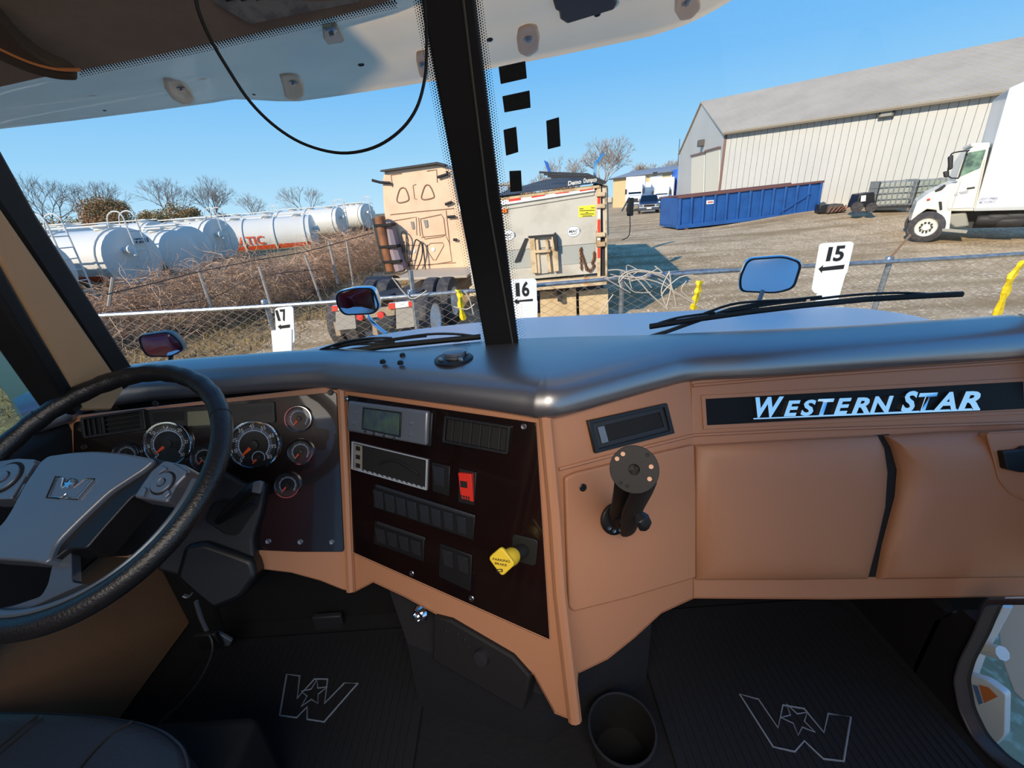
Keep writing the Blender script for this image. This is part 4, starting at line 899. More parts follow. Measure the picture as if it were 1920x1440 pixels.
# hood mirrors
def hmirror(outl, dist, nrm, lab, arm, house, back):
    c = (sum(p[0] for p in outl)/len(outl), sum(p[1] for p in outl)/len(outl)); o = atT(*c, dist); nv = V(nrm).normalized()
    u_ = (right-nv*right.dot(nv)).normalized(); F = Fr(o, u_, nv.cross(u_))
    m = thing('hood_mirror', lab, 'mirror', o, 'hood mirrors')
    P = round_poly(F.poly(outl), .03, 5); cc = (sum(p[0] for p in P)/len(P), sum(p[1] for p in P)/len(P))
    def sc(s, n): return [F.p(cc[0]+(a-cc[0])*s, cc[1]+(b-cc[1])*s, n) for a, b in P]
    obj('mirror_housing', MB().loft([sc(1.0, .004), sc(1.06, -.002), sc(1.05, -.03), sc(.8, -.055), sc(.3, -.068)]), house, m, ang=60)
    mb = MB(); mb.loft([sc(1.03, .004), sc(1.03, .007), sc(.95, .007), sc(.95, .0045)], True, False); obj('mirror_rim', mb, M_RUB, m)
    obj('mirror_glass', MB().loft([sc(.96, .0045), sc(.8, .0062), sc(.6, .0077), sc(.35, .009), sc(.1, .0096)]), M_MIR, m, ang=80)
    A = [atT(x, y, d) for x, y, d in arm]; obj('mirror_arm', MB().tube(smooth_path(A, 4), .011, 8), back, m)
hmirror([(262, 630), (318, 622), (338, 640), (345, 655), (322, 668), (276, 668), (264, 645)], 2.2, (.17, -1, -.05), 'small grey hood mirror left of the three, above the wheel rim', [(322, 660, 2.25), (320, 674, 2.25), (318, 700, 2.22), (316, 830, 2.2)], mat('grey_housing', '77756f', .4), M_BLK)
hmirror([(632, 548), (668, 540), (700, 540), (712, 575), (700, 588), (645, 590), (632, 570)], 2.3, (-.12, -1, -.10), 'chrome hood mirror in the middle, just left of the centre pillar', [(690, 560, 2.36), (690, 590, 2.38), (702, 608, 2.38), (724, 626, 2.36)], M_CHR, M_CHR)
hmirror([(1402, 486), (1470, 481), (1503, 492), (1488, 540), (1455, 549), (1388, 546), (1387, 520)], 2.1, (-.42, -1, -.11), 'hood mirror right of the centre pillar in front of the fence', [(1430, 545, 2.14), (1424, 562, 2.16), (1415, 585, 2.2)], M_CHR, M_SLATE)
# exterior sun visor above the windshield
vlow = [(-160, 262), (0, 242), (140, 226), (300, 206), (412, 191), (432, 186), (470, 187), (520, 190), (560, 190), (620, 182), (720, 167), (820, 151), (910, 131), (1040, 106), (1140, 85), (1220, 68), (1285, 47), (1330, 25), (1375, -1), (1420, -32), (1480, -80)]
vupp = [(-160, 185), (0, 143), (150, 112), (280, 88), (400, 60), (610, 17), (745, -20), (900, -80), (1100, -130), (1480, -180)]
def li(L, x):
    for (a, b), (c, d) in zip(L, L[1:]):
        if a <= x <= c: return b+(d-b)*(x-a)/(c-a)
    return L[0][1] if x < L[0][0] else L[-1][1]
def vt(x, y):
    t = (y-li(vupp, x))/(li(vlow, x)-li(vupp, x)); return .96+.42*max(0, min(1.02, t))
def vat(x, y, o=0): return atY(x, y, vt(x, y)-o)
xs = [-160+1640*i/82 for i in range(83)]
rows = []
for t in (0, .2, .4, .55, .7, .85, .94, 1.0):
    rows.append([vat(x, li(vupp, x)+t*(li(vlow, x)-li(vupp, x))) for x in xs])
for i in range(len(xs)):          # a soft step along the underside, as moulded
    rows[2][i] += V((0, 0, .012)); rows[3][i] += V((0, 0, -.004))
rows.append([p+V((0, .02, .012)) for p in rows[7]])
vs = thing('exterior_visor', 'white fibreglass exterior sun visor above the windshield', 'sun visor', (0, 1.1, 2.7))
obj('visor_shell', MB().loft(rows, False), M_FIBER, vs, ang=70)
def vfr(x, y, o=0):
    p = vat(x, y, o); n = (vat(x+6, y)-vat(x-6, y)).cross(vat(x, y-5)-vat(x, y+5)).normalized()
    if n.dot(CAM-p) < 0: n = -n
    return Fr(p, right-n*right.dot(n), n.cross(right-n*right.dot(n)))
for x, y in ((172, 177), (379, 146), (677, 121), (918, 74), (1120, 27), (196, 207), (476, 177)):
    F = vfr(x, y); r = .006 if y not in (207, 177) or x == 172 else .003
    obj('bolt_hole', MB().lathe(F.o-F.n*.001, F.n, [(0, .0015), (r, .0015), (r*1.25, .002), (r*1.3, .0005)], 12), M_BLKM, vs)
for pts, bx_, by in (([(302, 143), (318, 142), (338, 146), (356, 166), (364, 182), (358, 192), (343, 194), (322, 184), (308, 164)], 339, 162), ([(522, 136), (540, 133), (560, 138), (570, 160), (570, 178), (552, 187), (534, 182), (530, 160)], 550, 152), ([(972, 48), (990, 40), (1006, 44), (1012, 68), (1008, 92), (988, 104), (972, 98), (968, 70)], 990, 70), ([(1266, -14), (1290, -18), (1312, -6), (1314, 14), (1296, 34), (1274, 36), (1264, 20)], 1286, 2), ([(780, 92), (800, 90), (804, 130), (798, 148), (786, 140), (780, 112)], 792, 118)):
    F = vfr(bx_, by); P = round_poly(F.poly(pts), .01); rings = []
    c2 = F.px(bx_, by)
    for s, n_ in ((1.0, .0002), (.94, .005), (.82, .007), (.55, .004), (.3, .003)): rings.append([F.p(c2[0]+(a-c2[0])*s, c2[1]+(b-c2[1])*s, n_) for a, b in P])
    rc_ = obj('bolt_pocket', MB().loft(rings), M_FIBER, vs, ang=50)
    obj('pocket_bolt', MB().lathe(F.o+F.n*.003, F.n, [(.010, 0), (.010, .002), (.006, .003), (.005, .007), (0, .007)], 10), M_STEEL, rc_)
F = vfr(622, 58); bk = obj('visor_bracket', MB().prism(F, F.poly([(603, 44), (630, 40), (645, 66), (640, 72), (612, 76), (605, 66)]), 0, .008), mat('bracket_paint', 'c9c0aa', .5, var=(40, '8c6a48', .55, .75)), vs, bevel=.002)
obj('bracket_bolt', MB().lathe(F.at(620, 54, .008).o, F.n, [(.011, 0), (.011, .004), (.007, .006), (.006, .012), (0, .013)], 8), M_STEEL, bk)
F = vfr(1095, 12); mk = obj('marker_lamp', MB().prism(F, F.poly([(1036, -6), (1040, 8), (1047, 12), (1049, 26), (1062, 35), (1150, 8), (1156, -4), (1150, -25), (1040, -25)]), -.005, .012), M_BLK, vs, bevel=.004)
# neighbouring maroon truck parked on the driver's side (fills the door window and the mirrors, shades the hood)
nb_ = thing('maroon_truck', 'maroon truck parked close beside the driver door', 'truck', (-2.9, -1, 0))
obj('cab_body', MB().prism(Fr((-1.75, 0, 0), (0, 1, 0), (0, 0, 1)), [(-6, .7), (1.0, .7), (1.0, 1.6), (.3, 1.9), (.2, 2.3), (.12, 3.0), (-.02, 3.7), (-.4, 3.9), (-6, 3.95)], -2.4, 0), M_MAROON, nb_, bevel=.05)
obj('hood_body', MB().prism(Fr((-1.9, 0, 0), (0, 1, 0), (0, 0, 1)), [(.5, .7), (1.3, .7), (1.4, 1.5), (1.3, 1.8), (.5, 2.05)], -2.0, 0), M_MAROON, nb_, bevel=.08)
obj('side_window', MB().box(Fr((-1.75, 0, 0), (0, 1, 0), (0, 0, 1)), -1.4, -.35, 2.2, 2.9, -.01, .006), mat('dark_glass', '0f1418', .05, spec=.8), nb_, bevel=.01)
def wheel(par, c, ax, r, w, hub=M_STEEL, seg=28, name='wheel'):
    c = V(c); ax = V(ax).normalized()
    t = obj(name, MB().lathe(c-ax*w/2, ax, [(r*.58, .01), (r*.9, 0), (r*.98, w*.08), (r, w*.2), (r, w*.8), (r*.98, w*.92), (r*.9, w), (r*.58, w-.01)], seg), M_TYRE, par, ang=40)
    obj('rim', MB().lathe(c-ax*w/2, ax, [(0, w*.3), (r*.2, w*.3), (r*.5, w*.2), (r*.6, .005), (r*.6, w-.005), (r*.52, w*.8), (r*.22, w*.72), (r*.2, w*.95), (0, w*.95)], seg), hub, t, ang=40)
    return t
for y in (.7, -3.2, -4.6): wheel(nb_, (-1.95, y, .5), (1, 0, 0), .5, .3)
# white mirror back and door edge seen through the driver's window
mh = thing('door_mirror', 'white door mirror housing outside the driver window', 'mirror', (-1.25, .95, 1.9))
FMh = Fr(atX(40, 725, -1.32), (.75, .66, 0), (0, 0, 1))
obj('mirror_housing', MB().prism(FMh, round_poly(FMh.poly([(-40, 610), (0, 655), (60, 715), (102, 768), (60, 800), (36, 785), (10, 735), (-40, 690)]), .02), -.07, 0), mat('pale_housing', 'e2e8e3', .35, coat=.4), mh, bevel=.02, seg=3)
obj('mirror_arm', MB().tube([FMh.p(*FMh.px(50, 770, -.03), -.03), V((-1.17, .93, 1.75))], .015, 8), M_BLK, mh)
# ================================================================== ground and fence
M_GRAV = mat('gravel', 'c3a884', .95, var=(1.3, '9c8260', .38, .68), bump=(26, .55))
def gravel_detail(m, sc, h2, lo, hi):
    t = m.node_tree; b = t.nodes['Principled BSDF']; src = b.inputs['Base Color'].links[0].from_socket
    co = next(n for n in t.nodes if n.type == 'TEX_COORD')
    v = t.nodes.new('ShaderNodeTexNoise'); v.inputs['Scale'].default_value = sc; v.inputs['Detail'].default_value = 5; t.links.new(co.outputs['Object'], v.inputs['Vector'])
    r = t.nodes.new('ShaderNodeValToRGB'); r.color_ramp.elements[0].position = lo; r.color_ramp.elements[1].position = hi; r.color_ramp.elements[0].color = (0, 0, 0, 1); r.color_ramp.elements[1].color = (1, 1, 1, 1)
    mx = t.nodes.new('ShaderNodeMix'); mx.data_type = 'RGBA'; t.links.new(v.outputs['Fac'], r.inputs[0]); t.links.new(r.outputs[0], mx.inputs['Factor']); t.links.new(src, mx.inputs['A']); mx.inputs['B'].default_value = lin(h2); t.links.new(mx.outputs['Result'], b.inputs['Base Color'])
gravel_detail(M_GRAV, 14, 'e8d6b8', .52, .68)
M_GRAS = mat('dry_grass', '93784c', .95, var=(2.2, '5d4a34', .36, .62), bump=(30, .8))
gravel_detail(M_GRAS, 20, 'c0a878', .54, .68)
xs = [-70, -50, -40, -32, -26]+[-22+1.0*i for i in range(57)]+[40, 50, 60, 80, 110]
ys = [-25, -12, -6, -3]+[-1+1.0*i for i in range(48)]+[50, 56, 64, 76, 95, 130, 180, 260]
mb = MB()
vs = [(x, y, gz(x, y)) for y in ys for x in xs]; nx = len(xs)
mb.v = vs
def grassy(x, y):
    e = -3.6 + .35*math.sin(y*1.3) + (.0 if y < 9 else (9-y)*.02)
    return (x < e-.9 and y > 5.2 and y < 60) or (y > 90)
for j in range(len(ys)-1):
    for i in range(nx-1):
        mb.f.append([j*nx+i, j*nx+i+1, (j+1)*nx+i+1, (j+1)*nx+i]); mb.m.append(1 if grassy((xs[i]+xs[i+1])/2, (ys[j]+ys[j+1])/2) else 0)
g = obj('ground', mb, [M_GRAV, M_GRAS], kind='structure', ang=180, fix=False)
def tracks(m):
    t = m.node_tree; b = t.nodes['Principled BSDF']; src = b.inputs['Base Color'].links[0].from_socket; co = next(n for n in t.nodes if n.type == 'TEX_COORD')
    mp = t.nodes.new('ShaderNodeMapping'); mp.inputs['Scale'].default_value = (.10, .9, 1); mp.inputs['Rotation'].default_value = (0, 0, math.radians(12)); t.links.new(co.outputs['Object'], mp.inputs['Vector'])
    v = t.nodes.new('ShaderNodeTexNoise'); v.inputs['Scale'].default_value = 1.4; v.inputs['Detail'].default_value = 4; t.links.new(mp.outputs[0], v.inputs['Vector'])
    r = t.nodes.new('ShaderNodeValToRGB'); r.color_ramp.elements[0].position = .47; r.color_ramp.elements[1].position = .64; r.color_ramp.elements[0].color = (0, 0, 0, 1); r.color_ramp.elements[1].color = (.75, .75, .75, 1)
    mx = t.nodes.new('ShaderNodeMix'); mx.data_type = 'RGBA'; t.links.new(v.outputs['Fac'], r.inputs[0]); t.links.new(r.outputs[0], mx.inputs['Factor']); t.links.new(src, mx.inputs['A']); mx.inputs['B'].default_value = lin('8a7048'); t.links.new(mx.outputs['Result'], b.inputs['Base Color'])
tracks(M_GRAV)
# scattered gravel lumps and ruts near the fence
rng = random.Random(3); mb = MB()
for k in range(2600):
    x = rng.uniform(-6, 9); y = rng.uniform(4.0, 13); r = rng.uniform(.012, .04); z = gz(x, y)
    a = rng.uniform(0, 6); q = [V((x+r*math.cos(a+i*2.1), y+r*math.sin(a+i*2.1), z-.005)) for i in range(3)]; mb.add(q+[V((x, y, z+r*.6))], [(0, 1, 3), (1, 2, 3), (2, 0, 3)])
obj('loose_stones', mb, mat('stone', 'cdbfa8', .9, var=(3, '8f7f6c', .4, .65)), label='loose pale stones scattered over the gravel by the fence', cat='gravel', kind='stuff', fix=False)
# ---- chain link fence
YF = 4.88; ZR = 1.5
M_GALV = mat('galvanised', 'a8adb2', .38, .7, var=(20, '7d8084', .4, .7))
M_WIRE = mat('chain_wire', '8d8278', .6, .3)
fc = thing('chain_link_fence', 'galvanised chain link fence across the yard in front of the hood', 'fence', (0, YF, 0))
rail = [V((x, YF+.02*math.sin(x), ZR+.02*math.sin(x*.7))) for x in [-9+.6*i for i in range(35)]]
obj('top_rail', MB().tube(rail, .024, 8), M_GALV, fc)
mb = MB(); p = .077; nrow = 22
for k in range(int(20/p)):
    x0 = -9+k*p; s = 1 if k % 2 else -1
    pts = [V((x0+(p/2 if (j+k) % 2 else -p/2)*.98, YF-.03+(.006 if j % 2 else -.006), ZR-.01-j*p*.5*1.12)) for j in range(nrow)]
    for a, b in zip(pts, pts[1:]):
        d = (b-a).normalized(); e = d.cross(V((0, 1, 0))).normalized()*.0017; y = V((0, .0017, 0))
        mb.add([a-e, a+y, a+e, b-e, b+y, b+e], [(0, 1, 4, 3), (1, 2, 5, 4), (2, 0, 3, 5)])
obj('chain_mesh', mb, M_WIRE, fc, kind='stuff', fix=False, smooth=False)
for x, y0, lean, h in ((-5.3, 0, -.10, 1.52), (-2.75, 0, .0, 1.52), (-1.08, 0, .03, 1.76), (1.34, 0, .0, 1.6), (4.38, 0, .04, 1.55), (7, 0, 0, 1.55)):
    obj('fence_post', MB().tube([V((x-lean, YF+.05, 0)), V((x+lean, YF+.05, h))], .028, 8), M_GALV, fc)
P = [V((4.42, YF+.05, 1.55)), V((4.75, YF+.25, 1.74))]; obj('barb_arm', MB().tube(P, .014, 6), mat('rusty_steel', '8a6a50', .8), fc, label='rusty barbed wire arm')
for x in (-2.75, -1.08, 1.34, 4.38): obj('post_cap', MB().lathe((x, YF+.03, 1.49), (0, 0, 1), [(.036, 0), (.036, .05), (.03, .06), (0, .065)], 10), M_GALV, fc)
# tension wires lying over the rail
obj('loose_strand', MB().tube(smooth_path([atY(x, y, YF+.1) for x, y in ((1138, 508), (1160, 506), (1220, 512), (1300, 506), (1380, 505), (1480, 508))], 4), .010, 5), M_GALV, fc)
# tangled pale vines on the fence
rng = random.Random(5); mb = MB()
def vine(px, r=.007): mb.tube(smooth_path([atY(x, y, YF-.08) for x, y in px], 4), r, 4)
for L in ([(1138, 522), (1170, 518), (1230, 528), (1270, 550), (1312, 575)], [(1165, 540), (1162, 520), (1190, 506), (1240, 512), (1228, 499)], [(1140, 507), (1165, 507), (1195, 524), (1220, 552), (1252, 580)], [(1252, 580), (1240, 545), (1255, 510)], [(1150, 552), (1130, 580), (1125, 590)], [(1255, 508), (1258, 540), (1250, 575)], [(1160, 530), (1180, 512), (1215, 510), (1250, 520), (1262, 545)], [(1240, 555), (1250, 540), (1275, 520), (1300, 516)], [(870, 545), (880, 560), (888, 590)], [(735, 520), (770, 560), (800, 545)], [(850, 575), (875, 580), (890, 570)]): vine(L)
for k in range(10):
    x = rng.uniform(1140, 1290); y = rng.uniform(500, 530); vine([(x, y), (x+rng.uniform(-30, 40), y+rng.uniform(-8, 20)), (x+rng.uniform(-40, 60), y+rng.uniform(5, 55))], .005)
obj('tangled_vines', mb, mat('pale_vine', 'c4b8aa', .8), label='tangle of dry pale vines over the fence near the dump truck', cat='vines', kind='stuff')
# ---- yellow caution tape strips tied to the fence
def tape(L, w, lab, m=None):
    mb = MB(); rng = random.Random(len(lab)); n = len(L); P = smooth_path([V((x, y)) for x, y in L], 4); rows = []
    for i, q in enumerate(P):
        ww = w*(1+.3*math.sin(i*1.9)); rows.append([atY(q.x-ww, q.y, YF-.06+.012*math.sin(i*2.3)), atY(q.x, q.y+1, YF-.085+.012*math.cos(i*1.7)), atY(q.x+ww, q.y, YF-.06+.01*math.sin(i*1.1))])
    back = [[p+V((0, .012, 0)) for p in r][::-1] for r in rows]
    mb.loft([a+b for a, b in zip(rows, back)]); obj('caution_tape', mb, mat('yellow_tape', 'f2d415', .6, var=(25, 'd8b80c', .4, .6)), label=lab, cat='tape', group='yellow tape strips on the fence')
tape([(858, 543), (862, 552), (864, 575), (869, 600)], 5, 'yellow tape knotted on the fence rail left of the centre pillar')
tape([(1312, 526), (1309, 545), (1304, 562), (1300, 580)], 5.5, 'yellow tape strip hanging on the fence beside the hood mirror')
tape([(1924, 488), (1900, 515), (1886, 550), (1868, 596), (1860, 625)], 7, 'yellow tape strip slanting down the fence at the right edge')
# ---- numbered bay signs
M_SIGN = mat('sign_white', 'eceeee', .5)
def bay_sign(num, plate, post, tx, arrow, lab, Y=YF-.16):
    F = up_fr((0, Y, 0)); pl_ = F.poly(plate); c = (sum(p[0] for p in pl_)/len(pl_), sum(p[1] for p in pl_)/len(pl_))
    s = thing('bay_sign', lab, 'sign', F.p(c[0], c[1]-.25), 'numbered bay signs')
    obj('sign_plate', MB().prism(F, round_poly(pl_, .02), -.01, .004), M_SIGN, s, bevel=.002)
    obj('sign_post', MB().prism(F, F.poly(post), -.02, .012), M_SIGN, s, bevel=.003)
    for q, (x0, y0, x1, y1, h) in zip(num, tx):
        mb = MB(); px_text(mb, q, F, x0, y0, x1, y1, h, .004, .002, 0, .0 if q == '1' else .03); obj('digit', mb, M_INK, s)
    obj('arrow', MB().prism(F, F.poly(arrow), .004, .006), M_INK, s)
bay_sign('17', [(515, 580), (520, 577), (546, 574), (550, 577), (553, 640), (548, 645), (519, 640)], [(509, 620), (522, 619), (548, 617), (548, 672), (514, 676)], [(521.5, 602, 526.5, 601.6, 21), (530, 601.2, 540, 600.5, 21)], [(521, 612), (527, 608), (527, 610.5), (544, 608), (544, 614), (527, 616), (527, 618)], 'white bay sign 17 with arrow, left of the pillar')
bay_sign('16', [(958, 527), (963, 524), (1002, 522), (1006, 526), (1008, 600), (962, 604)], [(974, 566), (1008, 564), (1008, 610), (974, 612)], [(967.5, 556, 975, 555.5, 26), (979, 555, 993, 554, 26)], [(963, 565), (970, 560), (970, 563), (999, 560), (999, 567), (970, 569), (970, 571)], 'white bay sign 16 with arrow, just right of the pillar')
bay_sign('15', [(1537, 459), (1543, 456), (1596, 453), (1601, 456), (1588, 512), (1577, 522), (1573, 548), (1527, 550), (1522, 543)], [(1537, 515), (1585, 512), (1570, 565), (1530, 570)], [(1548, 490, 1556, 489.5, 27), (1561, 489, 1580, 487.7, 27)], [(1534, 504), (1543, 497), (1542, 501), (1583, 496), (1581, 504), (1541, 508), (1540, 512)], 'white bay sign 15 with arrow, beside the right hood mirror')
# ================================================================== second fence with dry brush, far left
hline = [(-10.5, 7.2), (-8.6, 8.6), (-7.2, 10.0), (-6.0, 12.0), (-5.2, 14.5), (-4.6, 18), (-4.3, 24)]
def hl(t):
    t *= len(hline)-1; i = min(int(t), len(hline)-2); u = t-i; a, b = V(hline[i]), V(hline[i+1]); return a*(1-u)+b*u
M_TWIG = mat('dry_twig', 'd6b397', .9, var=(1.2, 'a98468', .4, .65))
M_TWIG2 = mat('dark_twig', '9b7b62', .9)
rng = random.Random(9); mb = MB(); mb2 = MB()
TOPY = [(-400, 560), (100, 566), (130, 558), (200, 536), (250, 514), (300, 498), (350, 500), (385, 478), (420, 466), (470, 470), (520, 478), (560, 476), (590, 450), (620, 432), (700, 424), (900, 424)]
def twig(m, p, d, L, r, n=4, curl=.5):
    pts = [V(p)]; d = V(d).normalized()
    for k in range(n):
        d = (d+V((rng.uniform(-curl, curl), rng.uniform(-curl, curl), rng.uniform(-curl, curl)-.12))).normalized(); pts.append(pts[-1]+d*L/n)
    prev = None
    base = len(m.v)
    for i, q in enumerate(pts):
        e = V((rng.uniform(-1, 1), rng.uniform(-1, 1), rng.uniform(-1, 1))).normalized(); rr = r*(1-.6*i/n)
        if prev is None: a = d.orthogonal().normalized()
        else: a = prev
        prev = a; b = a.cross(d).normalized()
        m.v += [tuple(q+a*rr), tuple(q+(b*.87-a*.5)*rr), tuple(q+(-b*.87-a*.5)*rr)]
    for i in range(n):
        for k in range(3): m.f.append([base+i*3+k, base+i*3+(k+1) % 3, base+i*3+3+(k+1) % 3, base+i*3+3+k]); m.m.append(0)
for k in range(11000):
    t = rng.random(); q = hl(t); w = rng.gauss(0, .55); z0 = gz(q.x, q.y); lim = 1.35+.35*math.sin(t*19)+.25*math.sin(t*47+1)+(.1 if t > .62 else 0)
    px_, py_ = q.x+w, q.y+rng.gauss(0, .4)
    if py_ < 5.6: continue
    qx, qy = proj((px_, py_, z0+1)); lim = max(.25, atY(qx, li(TOPY, qx)+14+rng.uniform(-9, 9), py_).z-z0)
    h = rng.uniform(0, 1)**.8*lim
    twig(mb if rng.random() < .7 else mb2, (px_, py_, z0+h), (rng.uniform(-1, 1), rng.uniform(-1, 1), rng.uniform(-.3, .6)), rng.uniform(.35, .85), rng.uniform(.004, .009), 4, .55)
br = thing('dry_brush', 'thicket of dry brown vines and brush along the far left fence', 'brush', (-7, 11, 0))
obj('brush_twigs', mb, M_TWIG, br, kind='stuff', fix=False, smooth=False); obj('brush_stems', mb2, M_TWIG2, br, kind='stuff', fix=False, smooth=False)
mb = MB()
for k in range(5000):
    x = rng.uniform(-12, -2.6); y = rng.uniform(5.3, 16); q = min((hl(i/20)-V((x, y))).length for i in range(21))
    if q > 3.2: continue
    h = rng.uniform(.05, .22); z = gz(x, y); a = rng.uniform(0, 6.3); d = V((math.cos(a), math.sin(a), 0))*.012
    mb.add([V((x, y, z))-d, V((x, y, z))+d, V((x+rng.uniform(-.1, .1), y+rng.uniform(-.1, .1), z+h))], [(0, 1, 2)])
obj('dry_grass', mb, mat('straw', 'b09562', .9, var=(1, '7d6238', .4, .6)), label='short dry straw grass under the brush on the left', cat='grass', kind='stuff', fix=False, smooth=False)
f2 = thing('barbed_fence', 'leaning fence posts with barbed wire inside the dry brush', 'fence', (-7, 11, 0))
for (x0, y0, x1, y1, d) in ((212, 520, 204, 552, 8.2), (372, 505, 398, 560, 9.4), (486, 500, 512, 565, 10), (572, 478, 604, 548, 11), (650, 452, 664, 520, 12.5), (616, 452, 634, 510, 11.5)):
    obj('fence_post', MB().tube([atY(x0, y0, d), atY(x1, y1+22, d)], .03, 6), mat('weathered_post', 'a09a94', .8), f2)
obj('barbed_wire', MB().tube(smooth_path([atY(200, 552, 8), atY(300, 528, 8.8), atY(380, 508, 9.4), atY(480, 488, 10), atY(580, 470, 11), atY(700, 436, 12.5)], 6), .011, 5), mat('dark_wire', '4a4340', .8), f2)
obj('barbed_wire', MB().tube(smooth_path([atY(200, 585, 8), atY(390, 560, 9.4), atY(480, 520, 10), atY(600, 505, 11)], 6), .008, 5), mat('dark_wire', '4a4340', .8), f2)
# ================================================================== beige tractor, rear view
M_BEI = mat('beige_paint', 'e6c3a4', .4, coat=.3, var=(1.5, 'd8b294', .45, .7))
M_SEAM = mat('seam_shadow', '8a6b55', .7)
M_DK = mat('dark_steel', '26262a', .6)
FT = up_fr((-2.07, 12.0, 0), -10)
TZ = gz(-2.1, 12)
tr = thing('semi_tractor', 'beige semi tractor seen from behind, left of the centre pillar', 'truck', (-2.1, 12, TZ))
body = [(716, 336), (720, 322), (730, 316), (822, 306), (838, 308), (848, 318), (852, 345), (878, 470), (890, 515), (738, 518), (728, 450), (718, 390)]
obj('sleeper', MB().prism(FT, round_poly(FT.poly(body), .15), -2.6, 0), M_BEI, tr, bevel=.06, seg=3)
obj('roof_cap', MB().prism(FT, FT.poly([(715, 322), (718, 319), (822, 304), (838, 309), (836, 313), (822, 309), (722, 323)]), -.4, .12), M_DK, tr, bevel=.01)
def line(pts, r=.014, m=M_SEAM, closed=False, n=.0, par=None, nm='panel_seam', sm=3):
    q = [FT.p(*FT.px(x, y, n), n) for x, y in pts]; q = smooth_path(q, sm, closed) if sm else q
    return obj(nm, MB().tube(q, r, 5, closed=closed), m, par or tr)
def zc(L): return [(680+x/8.47, 290+y/8.47) for x, y in L]
for L in ([(600, 540), (680, 540), (735, 690), (700, 740), (590, 765), (545, 730), (560, 640)], [(1000, 490), (1070, 500), (1135, 650), (1110, 690), (990, 715), (935, 690), (955, 590)]): line(zc(L), .018, closed=True)
for L in ([(620, 300), (450, 325), (475, 520)], [(1020, 262), (1175, 240), (1185, 440)], [(850, 470), (800, 490), (825, 700), (860, 710)], [(440, 955), (900, 905), (1450, 855)], [(490, 1100), (500, 1050), (740, 1010), (850, 990), (860, 1280)], [(890, 1000), (915, 1290)], [(1325, 885), (1385, 1440)], [(920, 1020), (1250, 950), (1290, 1020), (1320, 1270), (1270, 1300), (990, 1340), (950, 1270), (920, 1020)]): line(zc(L), .013, sm=0)
def c3(L): return [(480+x/4, 280+y/4) for x, y in L]
for L in ([(1280, 730), (1310, 705), (1400, 700), (1410, 720), (1350, 830), (1330, 830), (1280, 750)], [(1090, 740), (1110, 720), (1230, 720), (1200, 830), (1130, 850), (1090, 780)], [(1240, 660), (1420, 640), (1450, 700), (1470, 840), (1290, 870)], [(1060, 880), (1500, 850)]): line(c3(L), .012, sm=0)
for L in ([(760, 1060), (812, 1062), (828, 1180), (790, 1190)], [(965, 1035), (1030, 1035), (1045, 1150), (1000, 1168)]):
    obj('grab_recess', MB().prism(FT, round_poly(FT.poly(zc(L)), .02), -.02, .02), mat('recess_grey', '8b8580', .6), tr, bevel=.005)
for a, b in (((1330, 750), 7), ((1185, 760), 6)):
    x, y = c3([a])[0]; F = FT.at(x, y, 0); obj('port_cap', MB().lathe(F.o, F.n, [(.05, 0), (.05, .02), (0, .025)], 12), M_SIGN, tr)
for L in ([(150, 405), (280, 440), (440, 450)], [(1190, 360), (1350, 310), (1335, 260)], [(1310, 790), (1420, 750)], [(1350, 990), (1470, 980)], [(1440, 1350), (1500, 1350)]): line(zc(L), .035, M_DK, nm='roof_bracket', n=.06, sm=0)
# exhaust stack with heat shield and dark fairing edge at the left
obj('side_fairing', MB().prism(FT, FT.poly([(698, 410), (704, 408), (724, 505), (742, 512), (722, 515)]), -1.2, .05), M_DK, tr, bevel=.01)
q = [FT.p(*FT.px(x, y, .25), .25) for x, y in ((711, 406), (720, 450), (733, 508))]; ex = obj('exhaust_stack', MB().tube(q, .13, 12), mat('copper_brown', '93603f', .5, var=(4, '6e452c', .4, .7)), tr, label='brown exhaust stack')
for x, y in ((714, 422), (724, 462), (730, 490)): F = FT.at(x+4, y, .25); obj('stack_clamp', MB().box(F, -.2, .3, -.035, .035, -.14, .14), M_BLKM, ex, bevel=.01)
q = [FT.p(*FT.px(x, y, .12), .12) for x, y in ((728, 416), (740, 470), (752, 506))]; obj('cab_side_panel', MB().tube(q, [.14, .2, .2], 10), mat('mauve_grey', '8f8088', .6), tr)
# hoses and the deck behind the cab
for L in ([(1100, 780), (1090, 640), (1110, 620), (1140, 680), (1130, 800), (1160, 920)], [(1150, 870), (1190, 700), (1210, 680), (1245, 720), (1240, 820), (1190, 920), (1130, 930)], [(1250, 700), (1270, 880), (1265, 920)], [(1110, 690), (1120, 900)], [(1030, 790), (1100, 880), (1110, 920), (1040, 920)]): line(c3(L), .018, M_DK, nm='air_hose', n=.12)
for L in ([(1030, 795), (1060, 830), (1105, 890)], [(1030, 910), (1090, 925), (1130, 905)]): line(c3(L), .014, M_SIGN, nm='air_hose', n=.2)
deck = Fr((-2.45, 7.85, .0), (.984, -.18, 0), (.18, .984, 0))         # origin under the rear axle, v forward
for s in (-1, 1): obj('frame_rail', MB().box(deck, .23+s*.32-.04, .23+s*.32+.04, -1.15, 4.2, .58, .80), mat('frame_tan', 'a08d78', .7), tr)
obj('deck_plate', MB().box(deck, -.75, 1.1, 2.7, 4.15, .80, .86), mat('deck_grey', 'b5aa9c', .6), tr, bevel=.01)
obj('fifth_wheel', MB().prism(deck.sub(.23, .75, .82), [(-.45, -.6), (-.15, -.6), (-.06, -.1), (.06, -.1), (.15, -.6), (.45, -.6), (.45, .4), (-.45, .4)], 0, .08), M_DK, tr, bevel=.02)
